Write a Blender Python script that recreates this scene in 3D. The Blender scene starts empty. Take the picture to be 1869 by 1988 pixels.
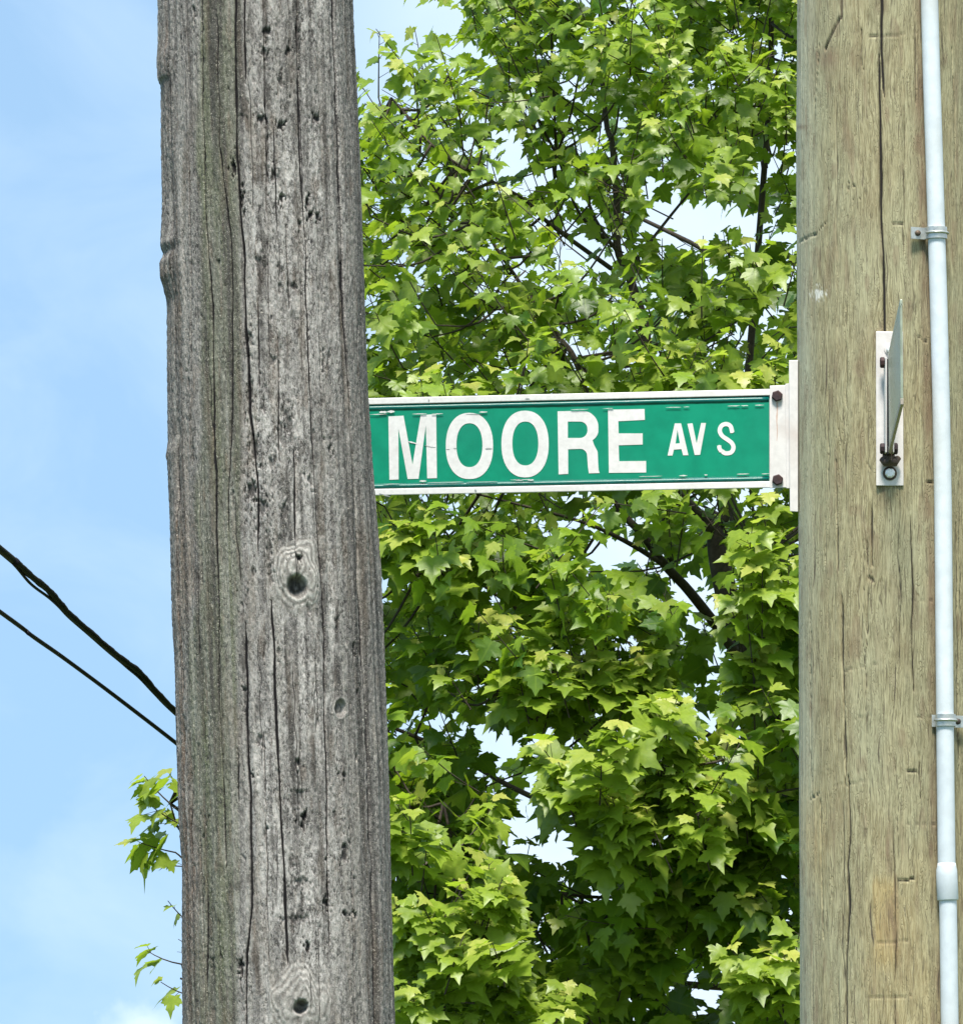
import bpy, bmesh, math, random
import numpy as np
from mathutils import Vector, Matrix, geometry

R_ = math.radians
rng = np.random.default_rng(11)
random.seed(5)
sc = bpy.context.scene
COL = sc.collection

# ------------------------------------------------------------------ camera
F = 11320.0                      # focal length in photograph-view pixels (1869 wide)
CX, CY = 934.5, 994.0
PITCH = math.atan((2300 - 994) / F)
EYE = Vector((0, 0, 1.65))
cam = bpy.data.cameras.new('camera')
cam.sensor_fit = 'HORIZONTAL'; cam.sensor_width = 36
cam.lens = F / 1869 * 36
cam.clip_start = 0.1; cam.clip_end = 6000
camo = bpy.data.objects.new('camera', cam); COL.objects.link(camo)
camo.location = EYE; camo.rotation_euler = (math.pi / 2 + PITCH, 0, 0)
sc.camera = camo

# ------------------------------------------------------------------ light
SUN_EL, SUN_AZ = R_(64), R_(186)     # azimuth clockwise from +Y : behind the camera, to the right
world = bpy.data.worlds.new('World'); sc.world = world; world.use_nodes = True
sun = bpy.data.lights.new('sun', 'SUN'); sun.energy = 4.5; sun.angle = R_(14); sun.color = (1, .95, .86)
suno = bpy.data.objects.new('sun', sun); COL.objects.link(suno)
sd = Vector((math.sin(SUN_AZ) * math.cos(SUN_EL), math.cos(SUN_AZ) * math.cos(SUN_EL), math.sin(SUN_EL)))
suno.rotation_euler = (-sd).to_track_quat('-Z', 'Y').to_euler()
suno.location = (0, -5, 20)
sc.view_settings.view_transform = 'Standard'; sc.view_settings.look = 'None'
sc.view_settings.gamma = 1; sc.view_settings.exposure = 1.0

# ------------------------------------------------------------------ node helper
class NT:
    def __init__(s, tree): s.t = tree; s.n = tree.nodes; s.l = tree.links
    def node(s, typ, **kw):
        n = s.n.new(typ)
        for k, v in kw.items():
            if k.startswith('in_'):
                key = k[3:]; key = int(key) if key.isdigit() else key
                s.set(n.inputs[key], v)
            else: setattr(n, k, v)
        return n
    def set(s, sock, v):
        if isinstance(v, bpy.types.NodeSocket): s.l.new(v, sock)
        else:
            if isinstance(v, (tuple, list)) and sock.type == 'RGBA' and len(v) == 3: v = (*v, 1)
            sock.default_value = v
    def math(s, op, a, b=0.0, c=0.0, clamp=False):
        n = s.node('ShaderNodeMath', operation=op, use_clamp=clamp)
        s.set(n.inputs[0], a); s.set(n.inputs[1], b); s.set(n.inputs[2], c); return n.outputs[0]
    def mix(s, f, a, b, mode='MIX'):
        n = s.node('ShaderNodeMix', data_type='RGBA', blend_type=mode)
        s.set(n.inputs[0], f); s.set(n.inputs[6], a); s.set(n.inputs[7], b); return n.outputs[2]
    def attr(s, name): return s.node('ShaderNodeAttribute', attribute_name=name)
    def noise(s, vec, scale, detail=3, rough=.55, dist=0, dim='3D'):
        n = s.node('ShaderNodeTexNoise', noise_dimensions=dim)
        s.set(n.inputs['Vector'], vec); s.set(n.inputs['Scale'], scale); s.set(n.inputs['Detail'], detail)
        s.set(n.inputs['Roughness'], rough); s.set(n.inputs['Distortion'], dist); return n.outputs[0]
    def ramp(s, f, stops):
        n = s.node('ShaderNodeValToRGB'); s.set(n.inputs[0], f)
        e = n.color_ramp.elements
        while len(e) < len(stops): e.new(.5)
        for i, (p, c) in enumerate(stops):
            e[i].position = p
            e[i].color = (c, c, c, 1) if isinstance(c, (int, float)) else (*c, 1)
        return n.outputs[0]
    def scalev(s, vec, sx, sy, sz):
        n = s.node('ShaderNodeVectorMath', operation='MULTIPLY'); s.set(n.inputs[0], vec); n.inputs[1].default_value = (sx, sy, sz)
        return n.outputs[0]

# world : Nishita sky with soft cloud
w = NT(world.node_tree); w.n.clear()
tc = w.node('ShaderNodeTexCoord')
sky = w.node('ShaderNodeTexSky', sky_type='NISHITA')
sky.sun_disc = False; sky.sun_elevation = SUN_EL; sky.sun_rotation = SUN_AZ
sky.air_density = 1.0; sky.dust_density = 0.25; sky.ozone_density = 1.0; sky.altitude = 200
# look up the clear-air blue a little higher than the ground haze
nv = w.node('ShaderNodeVectorMath', operation='ADD'); w.set(nv.inputs[0], w.scalev(tc.outputs['Generated'], 1, 1, .45)); nv.inputs[1].default_value = (0, 0, .36)
nn = w.node('ShaderNodeVectorMath', operation='NORMALIZE'); w.set(nn.inputs[0], nv.outputs[0])
w.set(sky.inputs[0], nn.outputs[0])
sep = w.node('ShaderNodeSeparateXYZ'); w.set(sep.inputs[0], tc.outputs['Generated'])
c1 = w.noise(w.scalev(tc.outputs['Generated'], 1, 1, 1.5), 21, 5, .55, .5)
bank = w.ramp(w.math('MULTIPLY_ADD', sep.outputs[0], 5.0, .5), [(.22, 0.0), (.52, .85)])
cf = w.ramp(c1, [(.40, .18), (.78, .42)])
cf = w.math('MAXIMUM', cf, w.math('MULTIPLY', bank, w.ramp(c1, [(.2, .75), (.55, 1.0)])))
clear = w.mix(1.0, sky.outputs[0], (.87, 1.05, 1.0), 'MULTIPLY')
dn = w.node('ShaderNodeVectorMath', operation='DISTANCE'); w.set(dn.inputs[0], tc.outputs['Generated'])
dn.inputs[1].default_value = tuple((at(290, 2030, 100) - EYE).normalized()) if False else (-.0569, .9979, .0246)
puff = w.ramp(w.math('ADD', w.math('MULTIPLY', dn.outputs['Value'], 40.0), w.math('MULTIPLY', w.noise(tc.outputs['Generated'], 90, 4, .55), .9)), [(.55, .8), (1.05, 0.0)])
cf = w.math('MAXIMUM', cf, puff)
skyc = w.mix(cf, clear, (3.9, 4.6, 5.2))
bg = w.node('ShaderNodeBackground', in_0=skyc, in_1=.125)
w.l.new(bg.outputs[0], w.node('ShaderNodeOutputWorld').inputs[0])

# ------------------------------------------------------------------ geometry helpers
def at(u, v, Y):
    """world point on the vertical plane y = Y seen at photograph-view position (u, v)"""
    zc = (CY - v) / F; xc = (u - CX) / F
    y = math.cos(PITCH) - zc * math.sin(PITCH); z = math.sin(PITCH) + zc * math.cos(PITCH)
    k = Y / y
    return Vector((xc * k, Y, EYE.z + z * k))
def pxm(Y): return Y / F                      # metres per photograph pixel at distance Y

def tag(o, label=None, cat=None, group=None, kind=None):
    if label: o['label'] = label
    if cat: o['category'] = cat
    if group: o['group'] = group
    if kind: o['kind'] = kind
    return o
def empty(name, loc):
    o = bpy.data.objects.new(name, None); COL.objects.link(o); o.location = loc; o.empty_display_size = .1; return o
def link(name, me, mat, parent=None, smooth=False, bevel=0):
    o = bpy.data.objects.new(name, me); COL.objects.link(o)
    if mat: me.materials.append(mat)
    if smooth:
        me.polygons.foreach_set('use_smooth', [True] * len(me.polygons))
    if parent:
        o.parent = parent
        if parent.type == 'EMPTY': o.matrix_parent_inverse = Matrix.Translation(-parent.location)
    if bevel:
        b = o.modifiers.new('bevel', 'BEVEL'); b.width = bevel; b.segments = 2; b.limit_method = 'ANGLE'; b.angle_limit = R_(40)
    return o
def abs_loc(o):
    v = Vector((0, 0, 0))
    while o: 
        v = v + o.location; o = o.parent if o.parent and not o.get('flat') else None
    return v
class MB:
    def __init__(s): s.v = []; s.f = []
    def add(s, vs, fs):
        k = len(s.v); s.v += [tuple(p) for p in vs]; s.f += [tuple(i + k for i in f) for f in fs]
    def box(s, c, hx, hy, hz, M=None):
        vs = []
        for x in (-1, 1):
            for y in (-1, 1):
                for z in (-1, 1):
                    p = Vector((x * hx, y * hy, z * hz))
                    if M: p = M @ p
                    vs.append(Vector(c) + p)
        s.add(vs, [(0, 1, 3, 2), (4, 6, 7, 5), (0, 4, 5, 1), (2, 3, 7, 6), (0, 2, 6, 4), (1, 5, 7, 3)])
    def loft(s, rings, cap=True):
        k = len(rings[0]); vs = [p for r in rings for p in r]; fs = []
        for i in range(len(rings) - 1):
            for j in range(k):
                a = i * k + j; b = i * k + (j + 1) % k
                fs.append((a, b, b + k, a + k))
        if cap:
            fs.append(tuple(range(k))[::-1]); fs.append(tuple((len(rings) - 1) * k + j for j in range(k)))
        s.add(vs, fs)
    def tube(s, pts, rad, n=8, cap=True):
        pts = [Vector(p) for p in pts]; rings = []
        if not hasattr(rad, '__len__'): rad = [rad] * len(pts)
        ref = Vector((.3, 1, .1)).normalized()
        for i, p in enumerate(pts):
            t = (pts[min(i + 1, len(pts) - 1)] - pts[max(i - 1, 0)]).normalized()
            a = t.cross(ref)
            if a.length < .05: a = t.cross(Vector((1, 0, 0)))
            a.normalize(); b = t.cross(a)
            rings.append([p + (a * math.cos(2 * math.pi * j / n) + b * math.sin(2 * math.pi * j / n)) * rad[i] for j in range(n)])
        s.loft(rings, cap)
    def prism(s, outer, holes, Y0, Y1, place):
        """2D outline(s) placed at depth Y0 (front) to Y1 (back) by place(p, Y)"""
        loops = [outer] + holes
        flat = [p for lp in loops for p in lp]
        tris = geometry.tessellate_polygon([[Vector((p[0], p[1], 0)) for p in lp] for lp in loops])
        n = len(flat)
        vs = [place(p, Y0) for p in flat] + [place(p, Y1) for p in flat]
        fs = [tuple(t) for t in tris] + [tuple(i + n for i in t)[::-1] for t in tris]
        k = 0
        for lp in loops:
            m = len(lp)
            for i in range(m): a = k + i; b = k + (i + 1) % m; fs.append((a, b, b + n, a + n))
            k += m
        s.add(vs, fs)
    def mesh(s, name):
        me = bpy.data.meshes.new(name); me.from_pydata(s.v, [], s.f)
        bm = bmesh.new(); bm.from_mesh(me); bmesh.ops.recalc_face_normals(bm, faces=bm.faces); bm.to_mesh(me); bm.free()
        return me
    def build(s, name, mat, parent=None, smooth=False, bevel=0):
        return link(name, s.mesh(name), mat, parent, smooth, bevel)
def flatplace(p, Y): return at(p[0], p[1], Y)

def newmat(name):
    m = bpy.data.materials.new(name); m.use_nodes = True
    t = NT(m.node_tree); t.n.clear()
    b = t.node('ShaderNodeBsdfPrincipled'); o = t.node('ShaderNodeOutputMaterial'); t.l.new(b.outputs[0], o.inputs[0])
    return m, t, b
def simple(name, col, rough=.5, metal=0, var=.15, scale=60, spec=.5, bump=.1, stain=None):
    m, t, b = newmat(name)
    oc = t.node('ShaderNodeTexCoord').outputs['Object']
    n = t.noise(oc, scale, 4, .6); n2 = t.noise(oc, scale * .17, 3, .5)
    dark = tuple(c * (1 - var * 2.2) for c in col)
    c = t.mix(t.ramp(n, [(.35, .75), (.6, 0.0)]), col, dark)
    if stain: c = t.mix(t.ramp(n2, [(.48, 0.0), (.72, .55)]), c, stain)
    t.set(b.inputs['Base Color'], c); b.inputs['Metallic'].default_value = metal
    t.set(b.inputs['Roughness'], t.math('MULTIPLY_ADD', n, .25, rough - .12)); b.inputs['Specular IOR Level'].default_value = spec
    bp = t.node('ShaderNodeBump', in_Strength=bump, in_Distance=.002, in_Height=n); t.l.new(bp.outputs[0], b.inputs['Normal'])
    return m

M = {}
M['white'] = simple('white_enamel', (.60, .575, .56), .5, 0, .06, 70, .4, .06, (.46, .38, .34))
M['sheet_white'] = simple('white_sheeting', (.66, .635, .62), .45, 0, .06, 120, .35, .04, (.54, .50, .48))
M['green'] = simple('green_sheeting', (.0, .225, .128), .4, 0, .10, 22, .25, .05, (.010, .18, .12))
M['teal'] = simple('folded_green_edge', (.0, .115, .092), .32, 0, .12, 60, .4, .05, (.0, .09, .10))
M['pvc'] = simple('painted_conduit', (.55, .60, .64), .5, 0, .06, 34, .35, .06, (.42, .43, .41))
M['rust'] = simple('rusty_bolt', (.045, .028, .032), .7, .3, .3, 200, .4, .3, (.10, .04, .025))
M['galv'] = simple('galvanised_steel', (.55, .56, .53), .38, .75, .15, 80, .5, .1)
M['bolt_bright'] = simple('bright_bolt', (.8, .8, .78), .35, .35, .08, 120)
M['dark_metal'] = simple('dark_brown_clamp', (.05, .04, .035), .6, .4, .2, 120, .4, .2, (.16, .11, .07))
M['pale_green'] = simple('sheen_pale_sheeting', (.30, .35, .27), .3, 0, .2, 36, .6, .08, (.44, .44, .35))  # paleness of the grazing reflection and foreshortened letters put into the colour
M['cable'] = simple('black_cable_jacket', (.010, .008, .014), .55, 0, .2, 40, .2, .1)
M['ground'] = simple('mown_grass', (.07, .11, .035), .9, 0, .3, 3, .2, .6, (.12, .12, .05))

# ------------------------------------------------------------------ ground
g = MB(); g.add([(-2500, -2500, 0), (2500, -2500, 0), (2500, 2500, 0), (-2500, 2500, 0)], [(0, 1, 2, 3)])
tag(g.build('ground', M['ground']), kind='structure')

# ------------------------------------------------------------------ noise tables for carved timber
def vnoise(x, y, seed=0, perx=None):
    """smooth value noise on arrays"""
    r = np.random.default_rng(seed).random((256, 256))
    xi = np.floor(x).astype(int); yi = np.floor(y).astype(int); fx = x - xi; fy = y - yi
    fx = fx * fx * (3 - 2 * fx); fy = fy * fy * (3 - 2 * fy)
    a = r[xi % 256, yi % 256]; b = r[(xi + 1) % 256, yi % 256]; c = r[xi % 256, (yi + 1) % 256]; d = r[(xi + 1) % 256, (yi + 1) % 256]
    return (a * (1 - fx) + b * fx) * (1 - fy) + (c * (1 - fx) + d * fx) * fy
def sm(x): x = np.clip(x, 0, 1); return x * x * (3 - 2 * x)

def make_pole(name, Y, left, right, axis, cracks, seed, nfront, step, mat, extra):
    """a round timber pole; left/right: silhouette (v, u) points, axis: (u at v=0, u at v=1988)"""
    k = pxm(Y)
    lv, lu = zip(*left); rv, ru = zip(*right)
    def uc(v): return axis[0] + (axis[1] - axis[0]) * v / 1988
    vs = np.concatenate([np.linspace(-6000, -130, 40), np.arange(-120, 2110, step), np.linspace(2120, 2300 + 1.8 / k, 30)])
    th_f = np.linspace(-math.pi / 2 - .12, math.pi / 2 + .12, nfront)
    th_b = np.linspace(math.pi / 2 + .12, 3 * math.pi / 2 - .12, 42)[1:-1]
    th = np.concatenate([th_f, th_b])
    T, V = np.meshgrid(th, vs)
    S = np.sin(T)
    def ext(vq, vv, uu):
        out = np.interp(vq, vv, uu)
        sl = (uu[-1] - uu[0]) / (vv[-1] - vv[0])
        out = np.where(vq < vv[0], uu[0] + (vq - vv[0]) * sl, out)
        return np.where(vq > vv[-1], uu[-1] + (vq - vv[-1]) * sl, out)
    RL = (uc(V) - ext(V, lv, lu)); RR = (ext(V, rv, ru) - uc(V))
    fall = sm((np.abs(S) - .75) / .25)
    R0 = .5 * (uc(0) - lu[0] + ru[0] - uc(0)) + (V / 1988) * .5 * ((lu[0] - lu[-1]) + (ru[-1] - ru[0]) )
    Rside = np.where(S < 0, RL, RR)
    Rp = (R0 * (1 - fall) + Rside * fall)
    Rp = np.maximum(Rp, 60)
    VM = V; g0 = 1 - R0 * np.cos(T) / F       # the near surface is closer than the axis
    U = CX + (uc(VM) + R0 * S - CX) / g0      # photograph column / row of each surface point
    V = 2300 - (2300 - VM) / g0
    def ctof(u):
        th_ = np.zeros_like(R0)
        for _ in range(4):
            g_ = 1 - R0 * np.cos(th_) / F
            th_ = np.arcsin(np.clip(((u - CX) * g_ - (uc(VM) - CX)) / R0, -.995, .995))
        return th_ * R0
    front = (np.cos(T) > -.15)
    crack = np.zeros_like(U); depth = np.zeros_like(U)
    arcpx = T * R0
    def addcrack(pts, wpx, dp, jit, seed2):
        nonlocal crack, depth
        pv = np.array([p[1] for p in pts], float); pu = np.array([p[0] for p in pts], float)
        cu = np.interp(V, pv, pu) + (vnoise(V / 70., V * 0 + seed2, 5) - .5) * jit + (vnoise(V / 17., V * 0 + seed2, 6) - .5) * jit * .3
        ct = ctof(cu)
        wv = wpx * (.95 if seed == 3 else 1.05) * (.6 + .9 * vnoise(V / 60., V * 0 + seed2 + 9, 7))
        taper = sm((V - pv[0]) / 60 + (.0 if pv[0] > 5 else 9)) * sm((pv[-1] - V) / 60 + (.0 if pv[-1] < 1980 else 9))
        wv = wv * (taper ** .5)
        d = np.abs(arcpx - ct)
        c = np.clip(1.25 - d / np.maximum(wv * .5, .2), 0, 1) * (taper > .01) * front
        crack = np.maximum(crack, c * min(1, dp)); depth = np.maximum(depth, c * dp * .007)
    for i, (pts, wpx, dp) in enumerate(cracks): addcrack(pts, wpx, dp, 3, i * 3 + seed)
    # fine drying checks, everywhere round the pole
    r2 = np.random.default_rng(seed)
    for i in range(extra['fine']):
        u0 = r2.uniform(-math.pi, math.pi) if i % 3 == 0 else r2.uniform(-1.45, 1.45)
        v0 = r2.uniform(-200, 2000); L = r2.uniform(80, 420)
        ct = u0 * R0 + (vnoise(V / 40., V * 0 + i, 8) - .5) * 7
        tp = sm((V - v0) / 50) * sm((v0 + L - V) / 50)
        arcb = np.where(T > math.pi / 2 + .12, (T - 2 * math.pi) * R0, arcpx) if u0 < -1.6 else arcpx
        c = np.clip(1.2 - np.abs(arcb - ct) / (r2.uniform(.7, 1.5) * tp + .15), 0, 1) * (tp > .02) * r2.uniform(.35, .8)
        crack = np.maximum(crack, c * tp); depth = np.maximum(depth, c * tp * .003)
    disp = np.zeros_like(U); attrs = {k2: np.zeros_like(U) for k2 in ('pit', 'ring', 'zone', 'knot', 'pale', 'gold', 'stave')}
    # narrow raised staves between the checks
    disp += (vnoise(arcpx / 9., V / 520., 31 + seed) - .5) * extra['stave']
    disp += (vnoise(arcpx / 3.2, V / 160., 32 + seed) - .5) * extra['stave'] * .3
    disp += (vnoise(arcpx / 60., V / 420., 33 + seed) - .5) * .004
    disp += (vnoise(arcpx / 2.0, V / 5., 34 + seed) - .5) * extra['rough']
    attrs['stave'] = np.clip(vnoise(arcpx / 13., V / 600., 35 + seed) * .65 + vnoise(arcpx / 4.5, V / 160., 36 + seed) * .35, 0, 1)
    extra['paint'](U, V, T, arcpx, R0, disp, attrs, uc, ctof)
    disp -= depth + attrs['pit'] * .006
    V = VM
    rad = Rp * k + disp
    yc = Y
    # axis points
    base = at(uc(2300 + EYE.z / k), 2300 + EYE.z / k, Y)
    zc = (CY - V) / F
    yy = math.cos(PITCH) - zc * math.sin(PITCH); zz = math.sin(PITCH) + zc * math.cos(PITCH); kk = Y / yy
    PX = (uc(V) - CX) / F * kk + rad * S; PZ = EYE.z + zz * kk; PY = Y - rad * np.cos(T)
    # the ground end sits just under the soil
    co = np.stack([PX - base.x, PY - base.y, PZ], -1).reshape(-1, 3)
    nr, nc = U.shape
    i, j = np.meshgrid(np.arange(nr - 1), np.arange(nc), indexing='ij')
    a = i * nc + j; b = i * nc + (j + 1) % nc
    quads = np.stack([a, a + nc, b + nc, b], -1).reshape(-1, 4)
    me = bpy.data.meshes.new(name)
    me.vertices.add(len(co)); me.vertices.foreach_set('co', co.ravel())
    me.loops.add(quads.size); me.loops.foreach_set('vertex_index', quads.ravel().astype(np.int32))
    me.polygons.add(len(quads)); me.polygons.foreach_set('loop_start', np.arange(len(quads), dtype=np.int32) * 4)
    me.update(calc_edges=True)
    attrs['crack'] = crack; attrs['arc'] = arcpx * k
    for nme, arr in attrs.items():
        at_ = me.attributes.new(nme, 'FLOAT', 'POINT'); at_.data.foreach_set('value', arr.ravel().astype(np.float32))
    o = link(name, me, mat, None, True)
    o.location = (base.x, base.y, 0)
    return o

def pits(lst, U, V, arcpx, R0, attrs, ctof, key='pit'):
    for (u, v, ru, rv, s) in lst:
        ct = ctof(u)
        wob = 1 + 1.5 * (vnoise(arcpx / 3., V / 6., 77) - .5) + .6 * (vnoise(arcpx / 1.6, V / 3., 78) - .5)
        d = np.sqrt(((arcpx - ct) / ru) ** 2 + ((V - v) / rv) ** 2) * wob
        attrs[key] = np.maximum(attrs[key], s * sm((1.25 - d) / .5))

# ------------------------------------------------------------------ weathered grey pole
def grey_mat():
    m, t, b = newmat('weathered_grey_timber')
    oc = t.node('ShaderNodeTexCoord').outputs['Object']
    arc = t.attr('arc').outputs['Fac']
    sp = t.node('ShaderNodeSeparateXYZ', in_0=oc)
    cyl = t.node('ShaderNodeCombineXYZ', in_0=arc, in_1=sp.outputs[2]).outputs[0]
    fib = t.noise(t.scalev(cyl, 1, .05, 1), 520, 4, .7)
    fib2 = t.noise(t.scalev(cyl, 1, .16, 1), 260, 4, .65, .6)
    speck = t.noise(t.scalev(cyl, 1, .45, 1), 250, 4, .75, 1.2)
    patch = t.noise(t.scalev(cyl, 1, .35, 1), 22, 5, .6)
    strip = t.noise(t.scalev(cyl, 1, .03, 1), 60, 2, .5)
    c = t.mix(t.ramp(fib, [(.34, 0.0), (.66, 1.0)]), (.06, .055, .052), (.285, .265, .25))
    c = t.mix(t.math('MULTIPLY', t.ramp(fib2, [(.44, 0.0), (.66, 1.0)]), .65), c, (.40, .375, .35))
    c = t.mix(t.math('MULTIPLY', t.ramp(strip, [(.38, .7), (.6, 0.0)]), .6), c, (.055, .052, .048))
    c = t.mix(t.math('MULTIPLY', t.attr('pale').outputs['Fac'], t.ramp(speck, [(.42, 0.0), (.62, 1.0)])), c, (.52, .49, .47))
    c = t.mix(t.math('MULTIPLY', t.attr('zone').outputs['Fac'], t.ramp(patch, [(.3, .55), (.65, 1.0)])), c, t.mix(fib, (.05, .058, .03), (.20, .225, .12)))
    c = t.mix(t.math('MULTIPLY', t.attr('gold').outputs['Fac'], t.ramp(fib2, [(.3, .45), (.62, 1.0)])), c, t.mix(fib, (.035, .022, .018), (.25, .17, .115)))
    c = t.mix(t.ramp(t.attr('stave').outputs['Fac'], [(.22, .85), (.5, 0.0)]), c, (.05, .045, .042))
    c = t.mix(t.ramp(t.attr('stave').outputs['Fac'], [(.55, 0.0), (.85, .6)]), c, (.36, .34, .31))
    dk = t.math('MULTIPLY', t.ramp(speck, [(.37, 1.0), (.50, 0.0)]), t.ramp(patch, [(.38, .35), (.58, 1.0)]))
    c = t.mix(dk, c, (.03, .028, .03))
    lt = t.ramp(t.noise(t.scalev(cyl, 1, .6, 1), 480, 2, .6, 2.0), [(.60, 0.0), (.68, .8)])
    c = t.mix(lt, c, (.62, .58, .50))
    p2 = t.noise(t.scalev(cyl, 1, .30, 1), 75, 4, .65, .5)
    c = t.mix(t.math('MULTIPLY', t.ramp(p2, [(.50, 0.0), (.66, .85)]), t.attr('pale').outputs['Fac']), c, (.56, .53, .50))
    c = t.mix(t.math('MULTIPLY', t.ramp(p2, [(.30, .9), (.45, 0.0)]), .75), c, (.055, .047, .042))
    c = t.mix(t.ramp(t.noise(t.scalev(cyl, 1, .12, 1), 40, 3, .5), [(.54, 0.0), (.74, .42)]), c, (.17, .125, .085))
    # knots
    rg = t.attr('ring').outputs['Fac']; kn = t.attr('knot').outputs['Fac']
    band = t.math('MULTIPLY_ADD', t.math('SINE', t.math('MULTIPLY', kn, 34.0)), .5, .5)
    kc = t.mix(t.math('MULTIPLY_ADD', band, .7, t.math('MULTIPLY', fib2, .3)), (.17, .155, .14), (.56, .53, .49))
    c = t.mix(rg, c, kc)
    c = t.mix(t.attr('pit').outputs['Fac'], c, (.018, .016, .016))
    c = t.mix(t.ramp(t.attr('crack').outputs['Fac'], [(.12, 0.0), (.55, 1.0)]), c, (.010, .009, .011))
    t.set(b.inputs['Base Color'], c); b.inputs['Roughness'].default_value = .85; b.inputs['Specular IOR Level'].default_value = .25
    h = t.math('ADD', t.math('MULTIPLY', fib, .6), t.math('ADD', t.math('MULTIPLY', speck, .55), t.math('MULTIPLY', band, t.math('MULTIPLY', rg, .12))))
    bp = t.node('ShaderNodeBump', in_Strength=1.0, in_Distance=.006, in_Height=h); t.l.new(bp.outputs[0], b.inputs['Normal'])
    return m

def grey_paint(U, V, T, arcpx, R0, disp, A, uc, ctof):
    def band(u0, u1, soft=18): return sm((U - u0) / soft + .5) * sm((u1 - U) / soft + .5)
    wig = (vnoise(V / 140., V * 0 + 3, 41) - .5) * 26
    A['zone'] = np.maximum(A['zone'], sm((U - 372 - wig) / 14) * sm((470 + wig * .3 - U) / 14) * (.45 + .55 * vnoise(arcpx / 14., V / 240., 42)))
    A['gold'] = np.maximum(A['gold'], sm((U - uc(V) + R0 - 4) / 8) * sm((uc(V) - R0 + 42 + wig - U) / 16) * (.1 + .9 * sm((V - 700) / 500)) * (.5 + .7 * vnoise(arcpx / 5., V / 120., 43)))
    A['gold'] += .9 * sm((335 - U) / 12) * sm(1 - np.abs(V - 545) / 60)
    A['gold'] += .55 * sm(1 - np.abs(U - 505) / 13) * sm(1 - np.abs(V - 530) / 90)
    A['gold'] += .5 * sm((vnoise(arcpx / 9., V / 60., 48) - .80) / .1)
    A['gold'] = np.clip(A['gold'], 0, 1)
    A['pale'] = np.maximum(A['pale'], (.15 + .85 * sm((U - 455) / 40) * sm((690 - U) / 60)) * (.25 + .9 * vnoise(arcpx / 30., V / 170., 44)))
    A['pale'] = np.clip(A['pale'], 0, 1)
    # knots : (u, v, hole ru, rv, ring ru, rv)
    for (u, v, hu, hv, gu, gv, dv) in ((576, 1138, 20, 25, 56, 78, -24), (583, 1957, 14, 15, 66, 78, -14), (663, 1375, 14, 19, 20, 27, 0)):
        ct = ctof(u)
        wob = .42 * (vnoise(arcpx / 20., V / 34., 46) - .5) + .05 * (vnoise(arcpx / 5., V / 12., 49) - .5)
        d = np.sqrt(((arcpx - ct) / gu) ** 2 + ((V - v - dv) / gv) ** 2) + wob
        inner = np.sqrt(((arcpx - ct) / hu) ** 2 + ((V - v) / hv) ** 2) + wob * .9
        A['ring'] = np.maximum(A['ring'], sm((1.1 - d) / .4) * (.95 if gu == 56 else .7 if gu == 66 else .5))
        near = d < 1.3
        A['knot'] = np.where(near, np.minimum(d, inner * .42 + .1) + .05 * (vnoise(arcpx / 7., V / 14., 45) - .5), A['knot'])
        disp += .006 * sm(1.1 - d) - .010 * sm((1.12 - inner) / .45)
        A['pit'] = np.maximum(A['pit'], sm((1.1 - inner) / .3) * (.84 if gu == 56 else .7 if gu > 30 else .32) * (1 - .35 * sm(vnoise(arcpx / 5., V / 9., 47) * 1.6 - .6)))
    # small insect and spur holes, darker scabs
    L = [(547, 383, 5, 9, .9), (600, 392, 3.5, 10, 1), (604, 415, 4.5, 7, 1), (617, 228, 6, 7, .9), (452, 322, 4, 12, 1), (470, 385, 4, 10, .8),
         (516, 60, 5, 6, .8), (514, 100, 5, 12, .7), (561, 97, 5, 8, .8), (547, 155, 4, 10, .7), (545, 242, 4, 6, .9), (508, 230, 7, 8, .8),
         (578, 60, 4, 7, .6), (618, 420, 4, 4, .9), (505, 512, 8, 14, .5), (572, 555, 7, 6, .6), (488, 950, 8, 18, .8), (552, 990, 5, 12, .6),
         (510, 985, 8, 16, .6), (580, 1083, 5, 6, .95), (591, 1588, 5, 9, 1), (589, 1600, 4, 6, .8), (668, 1504, 4, 5, .8), (671, 1660, 5, 14, .85),
         (635, 1755, 4, 13, .9), (671, 1776, 6, 4, 1), (688, 1773, 3, 8, .9), (598, 1840, 4, 8, .9), (468, 1877, 4, 14, .95), (580, 1483, 4, 8, .8),
         (577, 1550, 10, 16, .45), (585, 1712, 12, 8, .5), (570, 1785, 14, 6, .5), (688, 1255, 3, 8, .9), (694, 1345, 3, 4, .7), (491, 1508, 4, 5, .9),
         (485, 760, 6, 16, .55), (530, 700, 5, 9, .6), (560, 820, 6, 12, .5), (495, 870, 6, 20, .7), (640, 690, 4, 8, .5), (600, 930, 7, 9, .5)]
    r3 = np.random.default_rng(8)
    for _ in range(60):
        L.append((r3.uniform(470, 700) if r3.random() < .8 else r3.uniform(350, 470), r3.uniform(0, 1988), r3.uniform(1.2, 3.2), r3.uniform(4, 16), r3.uniform(.3, .7)))
    for _ in range(40):     # dense scabs near the middle of the upper half
        L.append((r3.normal(530, 32), r3.normal(760, 260), r3.uniform(1.5, 5), r3.uniform(5, 22), r3.uniform(.25, .55)))
    pits(L, U, V, arcpx, R0, A, ctof)
    # loose slivers down the left edge
    e = np.exp(-((U - uc(V) + R0 * .93) / 7.) ** 2)
    disp -= .007 * e * sm((vnoise(V / 130., V * 0, 51) - .35) * 3)
    disp += .003 * sm(1 - np.abs(U - 705 - (V - 1000) * .035) / 9) * sm((V - 850) / 200)

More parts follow.
